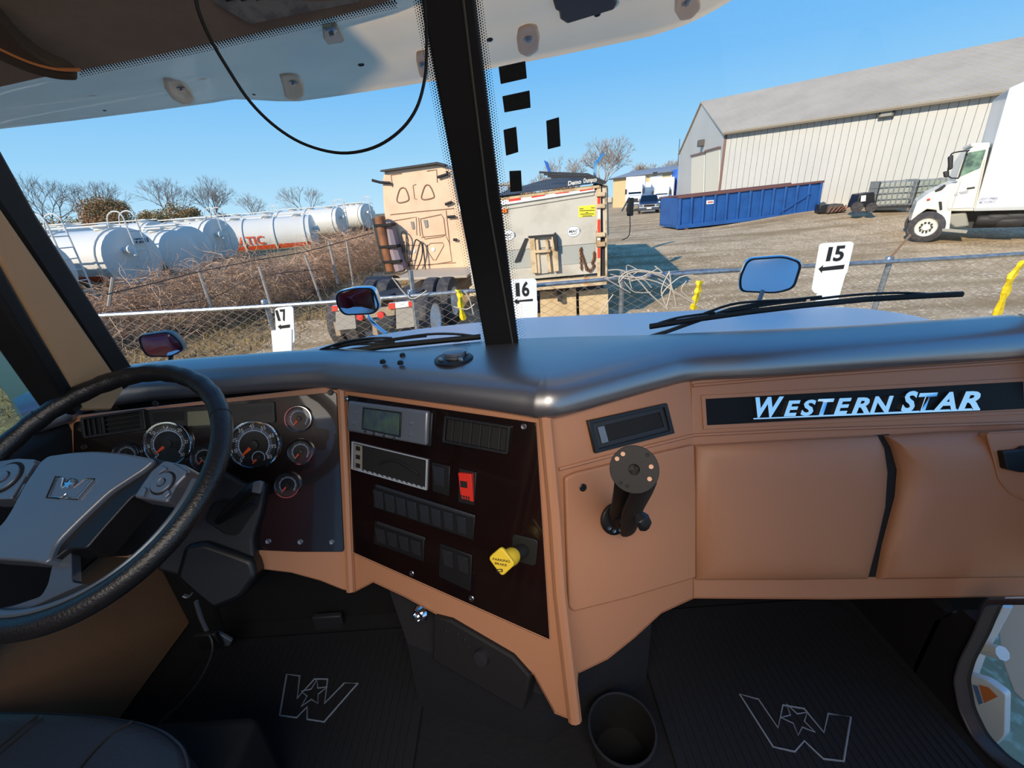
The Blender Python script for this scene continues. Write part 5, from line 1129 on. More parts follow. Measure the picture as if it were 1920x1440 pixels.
for y in (0, 1.30):
    for s in (-1, 1):
        for d in (0, .31):
            c = deck.p(.23+s*(.50+d), y, .5); c.z = gz(c.x, c.y)+.5; wheel(tr, c, deck.u*s, .5, .28, M_SIGN)
    obj('axle', MB().tube([deck.p(-.5, y, .5), deck.p(.95, y, .5)], .08, 8), M_DK, tr)
mb = MB(); q = [(1.5-.62*math.cos(t), .5+.60*math.sin(t)) for t in [PI*(.30+.4*k/8) for k in range(9)]]
mb.loft([[deck.p(-.76, a, b) for a, b in q], [deck.p(-.2, a, b) for a, b in q]], False); obj('fender', mb, M_DK, tr)
FB_ = Fr(deck.p(0, -1.2, 0), deck.u, (0, 0, 1))
for fl, br_ in (([(742, 580), (777, 576), (777, 613), (743, 617)], [(728, 569), (778, 564), (779, 574), (729, 580)]), ([(629, 584), (664, 579), (668, 616), (630, 620)], [(622, 574), (668, 569), (668, 578), (622, 584)])):
    obj('mud_flap', MB().prism(FB_, FB_.poly(fl), -.02, 0), mat('flap_grey', '9a958f', .8), tr, bevel=.004)
    P = FB_.poly(br_, .02); hb = obj('flap_bar', MB().prism(FB_, P, -.03, .02), M_SIGN, tr, bevel=.004)
    for t0, t1 in ((.0, .25), (.75, 1.0)): obj('bar_stripe', MB().prism(FB_, [tuple(V(P[0]).lerp(V(P[1]), t0)), tuple(V(P[0]).lerp(V(P[1]), t1)), tuple(V(P[3]).lerp(V(P[2]), t1)), tuple(V(P[3]).lerp(V(P[2]), t0))], .02, .024), mat('reflector_red', 'd8402c', .4), hb)
for x, y in ((715, 590), (676, 594)): F = FB_.at(x, y, 0); obj('tail_lamp', MB().lathe(F.o, F.n, [(.055, 0), (.055, .03), (0, .04)], 14), mat('lamp_red', 'd83c34', .25), tr)
obj('rear_crossmember', MB().prism(FB_, FB_.poly([(668, 582), (740, 575), (740, 592), (668, 600)]), -.08, -.01), mat('frame_tan', 'a08d78', .7), tr, bevel=.01)
obj('black_panel', MB().prism(FB_, FB_.poly([(668, 602), (692, 600), (694, 622), (669, 624)]), -.05, -.02), M_BLKM, tr)
# ================================================================== dump truck, rear view
M_ALU = mat('dull_aluminium', 'c6c1b7', .5, .0, var=(1.6, 'aba497', .42, .7))
M_RUSTY = mat('muddy_steel', 'cdb796', .8, var=(5, '9d7a52', .46, .7))
ua = math.radians(-11); FDm = Fr((1.88, 8.0, .94), (math.cos(ua), math.sin(ua), 0), (0, 0, 1))
_a, _b = FDm.px(862, 385), FDm.px(1128, 353); FDm = Fr(FDm.o, FDm.p(*_b)-FDm.p(*_a), (0, 0, 1)); UPD = FDm.v
dt = thing('dump_truck', 'muddy aluminium dump truck seen from behind, right of the centre pillar', 'truck', FDm.p(-1.2, -.8, -1))
def dp(name, pts, n0, n1, m, bev=.006, par=None, F=FDm, rnd=0):
    p = F.poly(pts, n1); p = round_poly(p, rnd) if rnd else p
    return obj(name, MB().prism(F, p, n0, n1), m, par or dt, bevel=bev)
dp('tailgate', [(860, 384), (1128, 354), (1124, 512), (900, 532)], -.06, 0, M_ALU)
dp('tailgate_rib', [(880, 452), (1118, 432), (1118, 456), (880, 476)], 0, .02, M_ALU)
dp('tailgate_rib', [(880, 476), (1116, 456), (1116, 492), (890, 510)], 0, .008, mat('grey_alu_dark', 'a5a7a2', .55))
dp('top_rail', [(860, 380), (1124, 346), (1125, 352), (860, 386)], -.08, .05, M_RUSTY)
st = dp('reflective_strip', [(860, 386), (1114, 351), (1115, 358), (862, 397)], -.02, .045, M_SIGN, .002)
for q in ([(953, 371), (976, 368), (977, 374), (954, 377)], [(996, 364), (1021, 360), (1022, 366), (997, 370)], [(1040, 358), (1066, 355), (1067, 360), (1041, 363)], [(1086, 352), (1112, 348), (1113, 354), (1087, 358)]):
    dp('red_stripe', [(x, y+1) for x, y in q], .045, .049, mat('reflector_red', 'd8402c', .4), 0, st)
dp('shadow_ledge', [(864, 400), (1114, 361), (1114, 366), (866, 406)], -.02, .02, M_ALU)
dp('orange_lamp', [(941, 392), (951, 391), (951, 399), (942, 400)], 0, .03, mat('lamp_amber', 'e0742c', .3))
yl = dp('yellow_placard', [(1085, 387), (1116, 384), (1116, 405), (1085, 408)], 0, .006, mat('placard_yellow', 'f2e23a', .5), .001)
mb = MB()
for x0, x1, y in ((1087, 1094, 391), (1108, 1115, 389), (1087, 1115, 394.5), (1098, 1103, 398), (1088, 1114, 401), (1092, 1110, 404.5)):
    mb.prism(FDm, FDm.poly([(x0, y), (x1, y-.9*(x1-x0)/28), (x1, y-.9*(x1-x0)/28+1.4), (x0, y+1.4)], .007), .006, .0075)
obj('placard_print', mb, M_INK, yl)
def badge(cx, cy):
    a, b = FDm.px(cx, cy, .02); F = FDm.sub(a, b, .02); w, h = .118, .095
    o = [(-w*.5, h), (w*.5, h), (w, h*.45), (w, -h*.45), (w*.5, -h), (-w*.5, -h), (-w, -h*.45), (-w, h*.45)]
    bd = obj('maker_badge', MB().prism(F, round_poly(o, .03), 0, .006), M_SIGN, dt, bevel=.001)
    obj('badge_outline', MB().tube([F.p(x*.92, y*.92, .007) for x, y in round_poly(o, .03)], .004, 4, closed=True), mat('badge_grey', '6c7076', .5), bd)
    mb = MB(); text(mb, 'MAC', F, (-w*.68, -.018), (w*.72, -.018), .045, .006, .003, .2, .02); mb.box(F, -w*.45, w*.5, -.05, -.04, .006, .008); obj('badge_lettering', mb, mat('badge_ink', '3c4048', .6), bd)
badge(1075, 434); badge(953, 441)
# coal-chute mechanism
dp('chute_post', [(992, 446), (1002, 445), (1008, 512), (998, 513)], 0, .10, M_RUSTY)
dp('chute_post', [(1034, 443), (1044, 442), (1048, 508), (1038, 510)], 0, .10, M_RUSTY)
dp('chute_post', [(1004, 450), (1009, 449), (1014, 512), (1008, 513)], 0, .08, M_RUSTY); dp('chute_post', [(1022, 450), (1027, 449), (1034, 510), (1028, 511)], 0, .08, M_RUSTY)
dp('chute_door', [(1008, 476), (1026, 474), (1028, 512), (1010, 514)], 0, .05, M_ALU)
dp('chute_crossbar', [(990, 443), (1042, 439), (1042, 442), (990, 446)], .03, .13, M_DK); dp('chute_crossbar', [(1002, 470), (1032, 468), (1032, 473), (1002, 475)], .05, .13, M_RUSTY)
dp('chute_brace', [(984, 447), (990, 447), (974, 490), (964, 492)], 0, .05, M_DK)
dp('chute_hook', [(1036, 442), (1040, 436), (1045, 444), (1046, 470), (1040, 470)], .0, .14, M_DK)
# chains
rng = random.Random(2)
for pts in ([(1088, 468), (1092, 480), (1096, 492), (1100, 505)], [(1090, 466), (1089, 484), (1090, 504)], [(1098, 500), (1106, 508), (1114, 498)], [(1114, 474), (1114, 484), (1110, 494)]):
    P = smooth_path([FDm.p(*FDm.px(x, y, .03), .03) for x, y in pts], 5); mb = MB()
    for i, p in enumerate(P): mb.tube([p+V((.022*math.cos(t)*(1 if i % 2 else .3), .018*math.cos(t)*(0 if i % 2 else 1), .03*math.sin(t))) for t in [k*PI/3 for k in range(6)]], .007, 4, closed=True)
    obj('chain', mb, mat('rust_chain', '7d5334', .8), dt, kind='stuff')
# right corner post with hinges and reflectors
dp('corner_post', [(1120, 348), (1138, 345), (1138, 522), (1120, 524)], -.12, -.02, M_DK)
dp('post_face', [(1119, 348), (1127, 347), (1126, 520), (1120, 521)], -.03, .03, M_RUSTY)
for y0, y1 in ((368, 384), (388, 392), (412, 437), (465, 484)): dp('red_stripe', [(1120.5, y0), (1125.5, y0-.5), (1125.5, y1-.5), (1120.5, y1)], .03, .034, mat('reflector_red', 'd8402c', .4), 0)
for y0, y1 in ((392, 410), (438, 450)): dp('white_stripe', [(1120.5, y0), (1125.5, y0-.5), (1125.5, y1-.5), (1120.5, y1)], .03, .034, M_SIGN, 0)
for y0 in (361, 383, 437, 455): dp('hinge_lug', [(1118, y0), (1135, y0-1.5), (1135, y0+7), (1118, y0+8)], -.03, .07, M_RUSTY, .008)
dp('corner_edge', [(1134, 346), (1138, 345.5), (1139, 522), (1135, 523)], -.1, .03, M_RUSTY)
# body side running forward, chamfered lower half, tarp roll
h1 = FDm.px(1138, 345)[1]; h0 = FDm.px(1138, 520)[1]
S_ = Fr(FDm.p(FDm.px(1138, 450)[0], 0, 0), -FDm.n, UPD)
L_ = 5.0
obj('body_side', MB().box(S_, 0, L_, h0+(h1-h0)*.45, h1, -.06, 0), M_ALU, dt)
for k in range(6): obj('side_rib', MB().box(S_, .3+k*.85, .42+k*.85, h0+(h1-h0)*.45, h1-.05, 0, .05), M_ALU, dt, bevel=.01)
obj('side_ledge', MB().box(S_, 0, L_, h1-.30, h1-.2, 0, .10), M_ALU, dt, bevel=.01)
mb = MB(); q = [(h0+(h1-h0)*.45, 0), (h0, -.45)]
mb.loft([[S_.p(0, a, b) for a, b in q], [S_.p(L_, a, b) for a, b in q]], False); obj('body_chamfer', mb, M_ALU, dt)
obj('body_side', MB().box(S_, 0, L_, h0, h1, -2.6, -2.54), M_ALU, dt)
rows = []
for i in range(12):
    a = -.1+5.2*i/11; hh = .02+.30*math.sin(min(1, i/9)*PI/2)+.03*math.sin(i*2.1)
    rows.append([S_.p(a, h1-.04, .04), S_.p(a, h1+.02+hh*.4, -.15), S_.p(a, h1+.01+hh*.9, -.6), S_.p(a, h1+hh, -1.3), S_.p(a, h1+hh*.7, -2.0), S_.p(a, h1-.04, -2.6)])
tp = obj('tarp', MB().loft(rows, False), mat('tarp_dark', '3d3c3c', .7, bump=(6, .5), var=(1.5, '525150', .45, .65)), dt, ang=70)
mb = MB(); F = Fr(FDm.p(0, 0, .0), FDm.u, FDm.v); px_text(mb, 'Demo', F, 1065, 348, 1090, 344, 8, .06, .02, .15, .03); px_text(mb, 'Dumpco', F, 1094, 343, 1119, 340, 8, .06, .02, .15, .03); obj('tarp_lettering', mb, mat('letter_pale', 'd8d4cc', .6), tp)
mb = MB(); [mb.tube([S_.p(.6+k*.9, h1+.08, .02), S_.p(.9+k*.9, h1+.42, -.7)], .02, 5) for k in range(5)]
for k in range(5): obj('tarp_bow', MB().tube([S_.p(.6+k*.9, h1+.04, .03), S_.p(.7+k*.9, h1+.22, -.3), S_.p(.8+k*.9, h1+.36, -1.2)], .018, 5), M_DK, dt)
obj('tarp_flag', MB().prism(up_fr(atY(1028, 325, 12)), [(-.1, .3), (0, .25), (.12, -.1), (.05, -.12)], -.01, .01), mat('blue_flag', '2f62b8', .6), dt)
# bumper beam, mud flaps, wheels
dp('rear_beam', [(880, 538), (1138, 518), (1138, 534), (880, 556)], -.25, .06, M_RUSTY, .01)
dp('beam_patch', [(1096, 521), (1105, 520), (1104, 533), (1095, 534)], .06, .064, mat('orange_rust', 'c98b48', .7), 0)
for x0, x1 in ((1012, 1080), (1085, 1140)): dp('mud_flap', [(x0, 546), (x1, 540), (x1+2, 612), (x0+2, 618)], -.4, -.36, mat('flap_tan', 'cbb592', .8, var=(3, 'b39a76', .4, .7)), .01)
for k in range(5): dp('flap_bracket', [(1012+k*12, 543), (1019+k*12, 542.5), (1019+k*12, 546), (1012+k*12, 546.5)], -.34, -.25, M_DK, .002)
gD = gz(1, 9.5)
for d in (.95, 2.35):
    for s in (-.30, -2.25): 
        c = FDm.p(s, 0, -d); c.z = gz(c.x, c.y)+.5; wheel(dt, c, FDm.u, .5, .55)
for d in (.2, 5.6): pass
for s in (-.9, -1.7): obj('frame_rail', MB().box(FDm, s-.04, s+.04, -.38, -.05, -6.5, -.2), M_DK, dt)
# cab ahead of the body: roof, exhaust tip, mirror, fender
CB = Fr(S_.p(L_+.3, 0, 0), S_.u, (0, 0, 1))
obj('cab', MB().prism(CB, [(0, -.25), (1.5, -.25), (1.6, .75), (1.2, 1.55), (0, 1.6)], -2.3, -.1), mat('cab_grey', 'b8babb', .35, coat=.4), dt, bevel=.06)
obj('cab_hood', MB().box(CB, 1.6, 3.0, -.25, .65, -2.1, -.3), mat('cab_grey', 'b8babb', .35, coat=.4), dt, bevel=.08)
obj('fender', MB().box(CB, .1, 1.0, -.65, .05, -.25, .08), M_DK, dt, bevel=.05)
c = S_.p(L_+2.4, 0, -.15); c.z = gz(c.x, c.y)+.5; wheel(dt, c, FDm.u, .5, .35)
q = [FDm.p(0, 0, 0)]
E0 = S_.p(L_+.15, h1+.05, -.1); obj('exhaust_pipe', MB().tube(smooth_path([E0-V((0, 0, 1.2)), E0+V((0, 0, .42)), E0+V((.08, 0, .62)), E0+V((.22, 0, .80))], 4), .075, 10), M_CHR, dt)
mr = obj('side_mirror', MB().prism(up_fr(atY(1182, 388, 11.5)), rrect(-.075, .075, -.21, .21, .03), -.05, .05), M_BLK, dt, bevel=.02)
obj('mirror_bracket', MB().tube([atY(1180, 370, 11.5), atY(1166, 396, 11.7)], .02, 5), M_CHR, dt); obj('mirror_bracket', MB().tube(smooth_path([atY(1181, 400, 11.5), atY(1180, 440, 11.5), atY(1166, 450, 11.6)], 3), .012, 5), M_BLK, dt)
obj('steps_tank', MB().lathe(S_.p(L_-.4, h0-.3, -.3), -S_.n.cross(V((0, 0, 1))), [(0, 0), (.28, 0), (.3, .05), (.3, .9), (.28, .95), (0, .95)], 14), M_CHR, dt)
# ================================================================== box truck on the right, near side
w0 = gnd(1736, 455); ub = math.radians(-40)
FX = Fr(w0, (math.cos(ub), math.sin(ub), 0), (0, 0, 1))
bt = thing('box_truck', 'white box truck with conventional cab at the right edge', 'truck', w0)
M_TRK = mat('truck_cream', 'e6e2d4', .35, coat=.4)
def xp(name, pts, n0, n1, m, bev=.01, par=None, rnd=0):
    p = FX.poly(pts, n1); p = round_poly(p, rnd) if rnd else p
    return obj(name, MB().prism(FX, p, n0, n1), m, par or bt, bevel=bev)
xp('cargo_box', [(1893, 165), (1990, 122), (2000, 388), (1828, 392)], -2.5, .06, M_WHT, .02)
xp('box_rail', [(1826, 390), (2000, 384), (2000, 392), (1826, 396)], -2.4, .07, mat('rail_grey', 'b6b9b8', .5), .01)
cab_ = [(1822, 276), (1856, 272), (1850, 300), (1828, 396), (1777, 396), (1773, 386), (1790, 345), (1805, 300)]
xp('cab', cab_, -2.2, 0, M_TRK, .04)
xp('roof_fairing', [(1819, 275), (1822, 268), (1857, 267), (1856, 278)], -2.0, -.05, M_TRK, .03)
xp('hood', [(1802, 335), (1782, 344), (1742, 362), (1720, 378), (1712, 398), (1706, 418), (1716, 424), (1720, 404), (1738, 392), (1756, 394), (1762, 430), (1780, 434), (1784, 396), (1790, 345)], -2.1, -.02, M_TRK, .03)
xp('side_glass', [(1816, 286), (1849, 280), (1838, 315), (1797, 333), (1806, 305)], -.02, .012, mat('cab_glass', '3d4f44', .08, var=(3, '7c9a80', .4, .6), spec=.9), .004)
xp('glass_frame', [(1812, 283), (1816, 283), (1800, 332), (1795, 336)], 0, .02, M_BLK, .004)
for L in ([(1801, 340), (1784, 392)], [(1778, 392), (1826, 390)], [(1846, 300), (1826, 388)]): obj('door_seam', MB().tube([FX.p(*FX.px(x, y, .0), .0) for x, y in L], .010, 4), mat('seam_grey', 'a39f90', .6), bt)
xp('door_handle', [(1813, 352), (1828, 350), (1828, 353), (1813, 355)], 0, .03, M_BLK, .004)
xp('air_intake', [(1753, 357), (1771, 346), (1774, 348), (1766, 356), (1754, 360)], -.02, .02, M_BLK, .004)
xp('grille_end', [(1760, 378), (1766, 378), (1767, 393), (1762, 394)], -.02, .02, M_BLK, .004)
xp('marker', [(1738, 373), (1744, 372), (1744, 375), (1738, 376)], -.02, .03, mat('lamp_red', 'd83c34', .25), .002)
lt = MB(); px_text(lt, 'U.S. TRANSIT', FX, 1789, 368, 1816, 362, 6, .002, .006); obj('door_lettering', lt, mat('blue_ink', '5b6c9c', .6), bt, kind=None)
lt = MB(); px_text(lt, 'USDOT 2998825', FX, 1836, 376, 1870, 374, 4.5, .062, .006); px_text(lt, 'MC 012345 C', FX, 1836, 382, 1866, 380, 4.5, .062, .006); obj('box_lettering', lt, mat('blue_ink', '5b6c9c', .6), bt)
mr = xp('side_mirror', [(1777, 294), (1788, 290), (1787, 316), (1778, 320)], .2, .3, M_BLK, .03); xp('side_mirror', [(1768, 322), (1780, 320), (1780, 332), (1770, 333)], .2, .3, M_BLK, .03)
obj('mirror_bracket', MB().tube(smooth_path([FX.p(*FX.px(x, y, .2), .2) for x, y in ((1818, 282), (1790, 286), (1782, 294), (1778, 330), (1798, 334))], 3), .02, 6), M_BLK, bt)
c = FX.p(*FX.px(1736, 425, -.1), -.1); wr = (FX.p(*FX.px(1736, 425, -.1))-FX.p(*FX.px(1736, 453, -.1))).length
wheel(bt, FX.p(FX.px(1736, 425, -.1)[0], wr+.0, -.14), FX.n, wr, .28, M_TRK); wheel(bt, FX.p(FX.px(1736, 425, -.1)[0], wr, -1.9), FX.n, wr, .28, M_TRK)
for k in range(10):
    a = 2*PI*k/10; q = FX.p(FX.px(1736, 425, -.1)[0]+wr*.3*math.cos(a), wr+wr*.3*math.sin(a), .0); obj('wheel_stud', MB().lathe(q-FX.n*.04, FX.n, [(.03, 0), (.03, .06), (0, .065)], 6), M_DK, bt)
xp('fuel_tank', [(1776, 402), (1812, 398), (1818, 424), (1790, 428), (1774, 415)], -.6, -.15, mat('tank_grey', '8e8d84', .5), .05)
xp('step', [(1766, 428), (1815, 432), (1812, 438), (1766, 434)], -.5, .0, mat('tank_grey', '8e8d84', .5), .01)
xp('chassis', [(1780, 398), (2000, 394), (2000, 424), (1815, 428)], -1.6, -.6, M_DK, .01)
for x, y in ((1830, 412), (1850, 408), (1868, 415), (1885, 405)):
    F = FX.at(x, y, -.3); obj('air_tank', MB().lathe(F.o, FX.u, [(0, 0), (.13, 0), (.16, .05), (.16, .5), (.13, .55), (0, .55)], 10), M_DK, bt)
wheel(bt, FX.p(FX.px(1990, 425, -.1)[0]+2.5, wr, -.3), FX.n, wr, .5, M_TRK)
# ================================================================== white metal building
M_SID = mat('white_siding', 'bebdba', .5, var=(.4, 'b6b6b3', .4, .7)); M_SIDB = mat('siding_backing', '6f6e6b', .7); M_ROOF = mat('grey_metal_roof', 'b3a999', .55, var=(.5, 'a69b8c', .4, .7))
c0 = atZ(1362, 247, 5.2); c0.z = 0; c1 = atZ(1890, 168, 5.2); wd = (c1-c0); wd.z = 0; Lw = wd.length; wd.normalize(); EZ = 5.2
gl = V((16.0, 41.8, 0)); t_ = gl-c0; peak = V((14.45, 34.3, 7.8))
bl = thing('metal_building', 'long white ribbed metal building with grey roof on the right', 'building', (c0.x+4, c0.y-3, 1))
FWl = Fr(c0, wd, (0, 0, 1)); Lx = Lw+5
obj('side_wall', MB().box(FWl, 0, Lx, .3, EZ, -.2, -.03), M_SIDB, bl)
for k in range(int(Lx/.30)):
    a = .02+k*.30; obj('siding_panel', MB().box(FWl, a, a+.282, .4, EZ-.02, -.03, .0), M_SID, bl, smooth=False)
FG2 = Fr(gl, c0-gl, (0, 0, 1)); Lg = t_.length; pk = peak-gl; pa = pk.dot(FG2.u)
obj('gable_wall', MB().prism(FG2, [(0, .3), (Lg, .3), (Lg, EZ), (pa, 7.8), (0, EZ)], -.2, 0), M_SID, bl)
rr = [peak+wd*(-.15), peak+wd*Lx]; er = [c0+V((0, 0, EZ))-wd*.15-V((.2, .3, .1)), c0+V((0, 0, EZ))+wd*Lx-V((.2, .3, .1))]
top = [er[0], er[1], rr[1], rr[0]]; mb = MB(); nn = V((0, 0, .08)); mb.add(top+[p+nn for p in top], [(0, 1, 2, 3), (4, 5, 6, 7), (0, 1, 5, 4), (1, 2, 6, 5), (2, 3, 7, 6), (3, 0, 4, 7)]); obj('roof_slope', mb, M_ROOF, bl)
back = [gl+V((0, 0, EZ))-wd*.15, gl+V((0, 0, EZ))+wd*Lx]; top = [rr[0], rr[1], back[1], back[0]]; mb = MB(); mb.add(top+[p+nn for p in top], [(0, 1, 2, 3), (4, 5, 6, 7), (0, 1, 5, 4), (1, 2, 6, 5), (2, 3, 7, 6), (3, 0, 4, 7)]); obj('roof_slope', mb, M_ROOF, bl)
for k in range(50):
    s = .2+k*.36; a = er[0]+wd*s+nn; b = rr[0]+wd*s+nn; obj('roof_rib', MB().tube([a, b], .022, 4, cap=False), M_ROOF, bl, smooth=False)
obj('gutter', MB().tube([er[0], er[1]], .09, 6), mat('gutter_tan', '8f8676', .5), bl)
obj('corner_trim', MB().box(FWl, -.06, .06, .3, EZ, -.1, .06), mat('trim_brown', '7a5c54', .6), bl)
for q in ([(1297, 293), (1321, 286), (1318, 420), (1294, 420)], [(1324, 284), (1350, 276), (1346, 420), (1321, 420)]):
    p = FG2.poly(q, .02); d = obj('overhead_door', MB().prism(FG2, p, 0, .03), mat('door_cream', 'e0d9c8', .6), bl, bevel=.01)
    p = FG2.poly([(q[0][0]-1, q[0][1]-2), (q[1][0]+1, q[1][1]-2), (q[1][0]+1, q[1][1]+1), (q[0][0]-1, q[0][1]+1)], .04); obj('door_header', MB().prism(FG2, p, 0, .12), mat('trim_brown', '7a5c54', .6), d)
F = FWl.at(1663, 213, .06); wl_ = obj('wall_lamp', MB().box(F, -.28, .28, -.16, .16, -.06, .18), mat('lamp_bronze', '57544f', .5), bl, bevel=.03); obj('lamp_lens', MB().box(F, -.2, .2, -.11, .08, .18, .2), mat('lens_grey', '8f8d86', .3), wl_)
F = FG2.at(1318, 268, .06); obj('wall_lamp', MB().box(F, -.35, .2, -.2, .2, -.06, .3), mat('lamp_bronze', '57544f', .5), bl, bevel=.03)
# ---- blue roll-off dumpster
M_BLU = mat('dumpster_blue', '2359a0', .45, var=(2, '1c4a8a', .42, .7)); M_RIM = mat('rust_rim', '6c4a48', .8)
b0 = atT(1270, 432, 20.7); b1 = atT(1531, 403, 20.7); FBl = Fr(b0, b1-b0, (0, 0, 1)); LB = (b1-b0).length; HB = FBl.px(1272, 371)[1]
ro = thing('dumpster', 'long blue roll-off dumpster in front of the white building', 'dumpster', (b0+b1)/2)
obj('side_wall', MB().box(FBl, 0, LB, .15, HB, -.06, 0), M_BLU, ro); obj('side_wall', MB().box(FBl, 0, LB, .15, HB, -2.4, -2.34), M_BLU, ro)
obj('end_wall', MB().box(FBl, 0, .06, .15, HB, -2.4, 0), M_BLU, ro); obj('end_wall', MB().box(FBl, LB-.06, LB, .15, HB, -2.4, 0), M_BLU, ro); obj('bin_floor', MB().box(FBl, 0, LB, .1, .2, -2.4, 0), M_BLU, ro)
obj('top_rim', MB().box(FBl, -.05, LB+.05, HB-.04, HB+.06, -.10, .10), M_RIM, ro, bevel=.02); obj('top_rim', MB().box(FBl, -.05, LB+.05, HB-.04, HB+.06, -2.5, -2.3), M_RIM, ro, bevel=.02)
for k in range(13): a = .04+k*(LB-.1)/12; obj('side_rib', MB().box(FBl, a-.05, a+.05, .12, HB-.04, 0, .11), M_BLU, ro, bevel=.015)
obj('bottom_rail', MB().box(FBl, -.05, LB+.05, .06, .24, -.1, .12), M_BLU, ro, bevel=.02)
q0 = FBl.p(*FBl.px(1460, 400, .13), .13); q1 = FBl.p(*FBl.px(1520, 362, .13), .13); obj('side_ladder_bar', MB().tube([q0, q1], .02, 5), M_BLU, ro)
lbp = FBl.poly([(1325, 376), (1339, 375), (1339, 382), (1325, 383)], .03); lb_ = obj('label_plate', MB().prism(FBl, lbp, 0, .03), M_SIGN, ro); mb = MB(); mb.prism(FBl, scale_poly(lbp, .7, .4), .03, .034); obj('label_print', mb, mat('print_red', 'b8605c', .6), lb_)
for a in (.4, LB-.5): obj('roller', MB().lathe(FBl.p(a, .08, -.2), FBl.n, [(0, 0), (.1, 0), (.1, .3), (0, .3)], 12), M_RIM, ro)
# ---- IBC totes and scrap by the wall
M_CAGE = mat('cage_grey', 'a3a5a4', .4, .6); M_TOTE = mat('tote_plastic', '9ea29c', .5)
def tote(quad, dist, dep, lab, nx, nz, col):
    b = atT(*quad[3], dist); F = Fr(b, (.9, -.43, 0), (0, 0, 1)); p = F.poly(quad); w = max(q[0] for q in p); h = max(q[1] for q in p)
    t = thing('ibc_tote', lab, 'tote', b, 'caged liquid totes')
    obj('tank', MB().box(F, .06, w-.06, .12, h-.04, -dep+.06, -.06), col, t, bevel=.05); obj('pallet', MB().box(F, 0, w, 0, .12, -dep, 0), M_DK, t)
    for k in range(nx+1):
        a = w*k/nx; obj('cage_bar', MB().tube([F.p(a, .1, .0), F.p(a, h, .0)], .022, 5), M_CAGE, t)
        obj('cage_bar', MB().tube([F.p(0, .1, -dep*k/nx), F.p(0, h, -dep*k/nx)], .022, 5), M_CAGE, t)
    for k in range(nz+1):
        z = .12+(h-.12)*k/nz; obj('cage_bar', MB().tube([F.p(0, z, -dep), F.p(0, z, 0), F.p(w, z, 0), F.p(w, z, -dep)], .022, 5), M_CAGE, t)
tote([(1645, 341), (1709, 337), (1706, 388), (1638, 392)], 18.0, 1.3, 'grey caged tote against the white wall, left of two', 7, 4, M_TOTE)
tote([(1715, 341), (1775, 334), (1770, 384), (1710, 388)], 18.6, 1.3, 'grey caged tote half hidden behind the box truck hood', 6, 4, mat('tote_green', '8d978c', .5))
b = atT(1604, 393, 17.2); F = Fr(b, wd*.5+V((.6, 0, 0)), (0, 0, 1)); q = thing('scrap_machine', 'black machine with white label left of the totes', 'machine', b)
obj('machine_body', MB().prism(F, F.poly([(1602, 390), (1612, 364), (1640, 360), (1641, 388)]), -.9, 0), M_BLK, q, bevel=.03); obj('machine_label', MB().prism(F, F.poly([(1615, 367), (1624, 366), (1623, 377), (1614, 378)], .02), 0, .02), M_SIGN, q)
for x, y, r in ((1606, 388, .2), (1632, 389, .18)): g = F.at(x, y, .05); obj('machine_wheel', MB().lathe(g.o, g.n, [(0, 0), (r, 0), (r, .12), (0, .12)], 12), M_TYRE, q)
b = atT(1535, 402, 19.2); F = Fr(b, wd*.5+V((.6, 0, 0)), (0, 0, 1)); q = thing('scrap_pile', 'low pile of dark scrap right of the blue dumpster', 'scrap', b)
obj('scrap_block', MB().prism(F, F.poly([(1534, 400), (1537, 384), (1556, 383), (1560, 399)]), -.7, 0), M_BLK, q, bevel=.04); obj('scrap_grate', MB().prism(F, F.poly([(1548, 400), (1552, 385), (1580, 382), (1586, 396)]), -.9, .1), mat('scrap_grey', '4c4844', .8), q, bevel=.03)
for k in range(5): obj('scrap_bar', MB().tube([F.p(*F.px(1552+k*7, 399-k, .2), .2), F.p(*F.px(1560+k*9, 388-k*1.2, .2), .2)], .03, 5), mat('scrap_rust', '7a5140', .8), q)
rng = random.Random(6)
for (x, y), lab in (((1285, 424), 'left'),): pass
# ================================================================== cream building, white trucks, blue car far behind
M_CREAM = mat('cream_siding', 'cbb78c', .7)
a0 = atT(1166, 380, 60); a1 = atT(1290, 360, 50); a0.z = .5; a1.z = .5; FC2 = Fr(a0, a1-a0, (0, 0, 1)); LC = (a1-a0).length*1.3; HC = FC2.px(1175, 332)[1]
cb = thing('cream_building', 'low cream building with grey roof far behind the trucks', 'building', a0)
obj('wall', MB().box(FC2, -2, LC, 0, HC, -8, 0), M_CREAM, cb)
mb = MB(); mb.add([FC2.p(-2.3, HC, .4), FC2.p(LC, HC, .4), FC2.p(LC, HC+.9, -4), FC2.p(-2.3, HC+.9, -4), FC2.p(LC, HC, -8.4), FC2.p(-2.3, HC, -8.4)], [(0, 1, 2, 3), (3, 2, 4, 5), (0, 3, 5), (1, 4, 2), (0, 5, 4, 1)]); obj('roof', mb, mat('roof_slate', '8d929a', .6), cb)
obj('roof_edge', MB().box(FC2, -2.3, LC, HC-.15, HC+.02, .35, .45), mat('edge_dark', '4b4a44', .6), cb)
for q in ([(1177, 338), (1199, 334), (1199, 372), (1177, 374)], [(1219, 331), (1242, 327), (1242, 365), (1219, 368)], [(1258, 326), (1268, 324), (1268, 345), (1258, 346)]):
    o = obj('overhead_door', MB().prism(FC2, FC2.poly(q, .04), 0, .06), M_SIGN, cb); 
for x, y in ((1230, 326), (1270, 321)): F = FC2.at(x, y, 0); obj('wall_lamp', MB().box(F, -.25, .25, -.2, .2, 0, .3), M_DK, cb)
obj('downspout', MB().box(FC2, FC2.px(1213, 335)[0]-.08, FC2.px(1213, 335)[0]+.08, 0, HC, 0, .1), M_CREAM, cb)
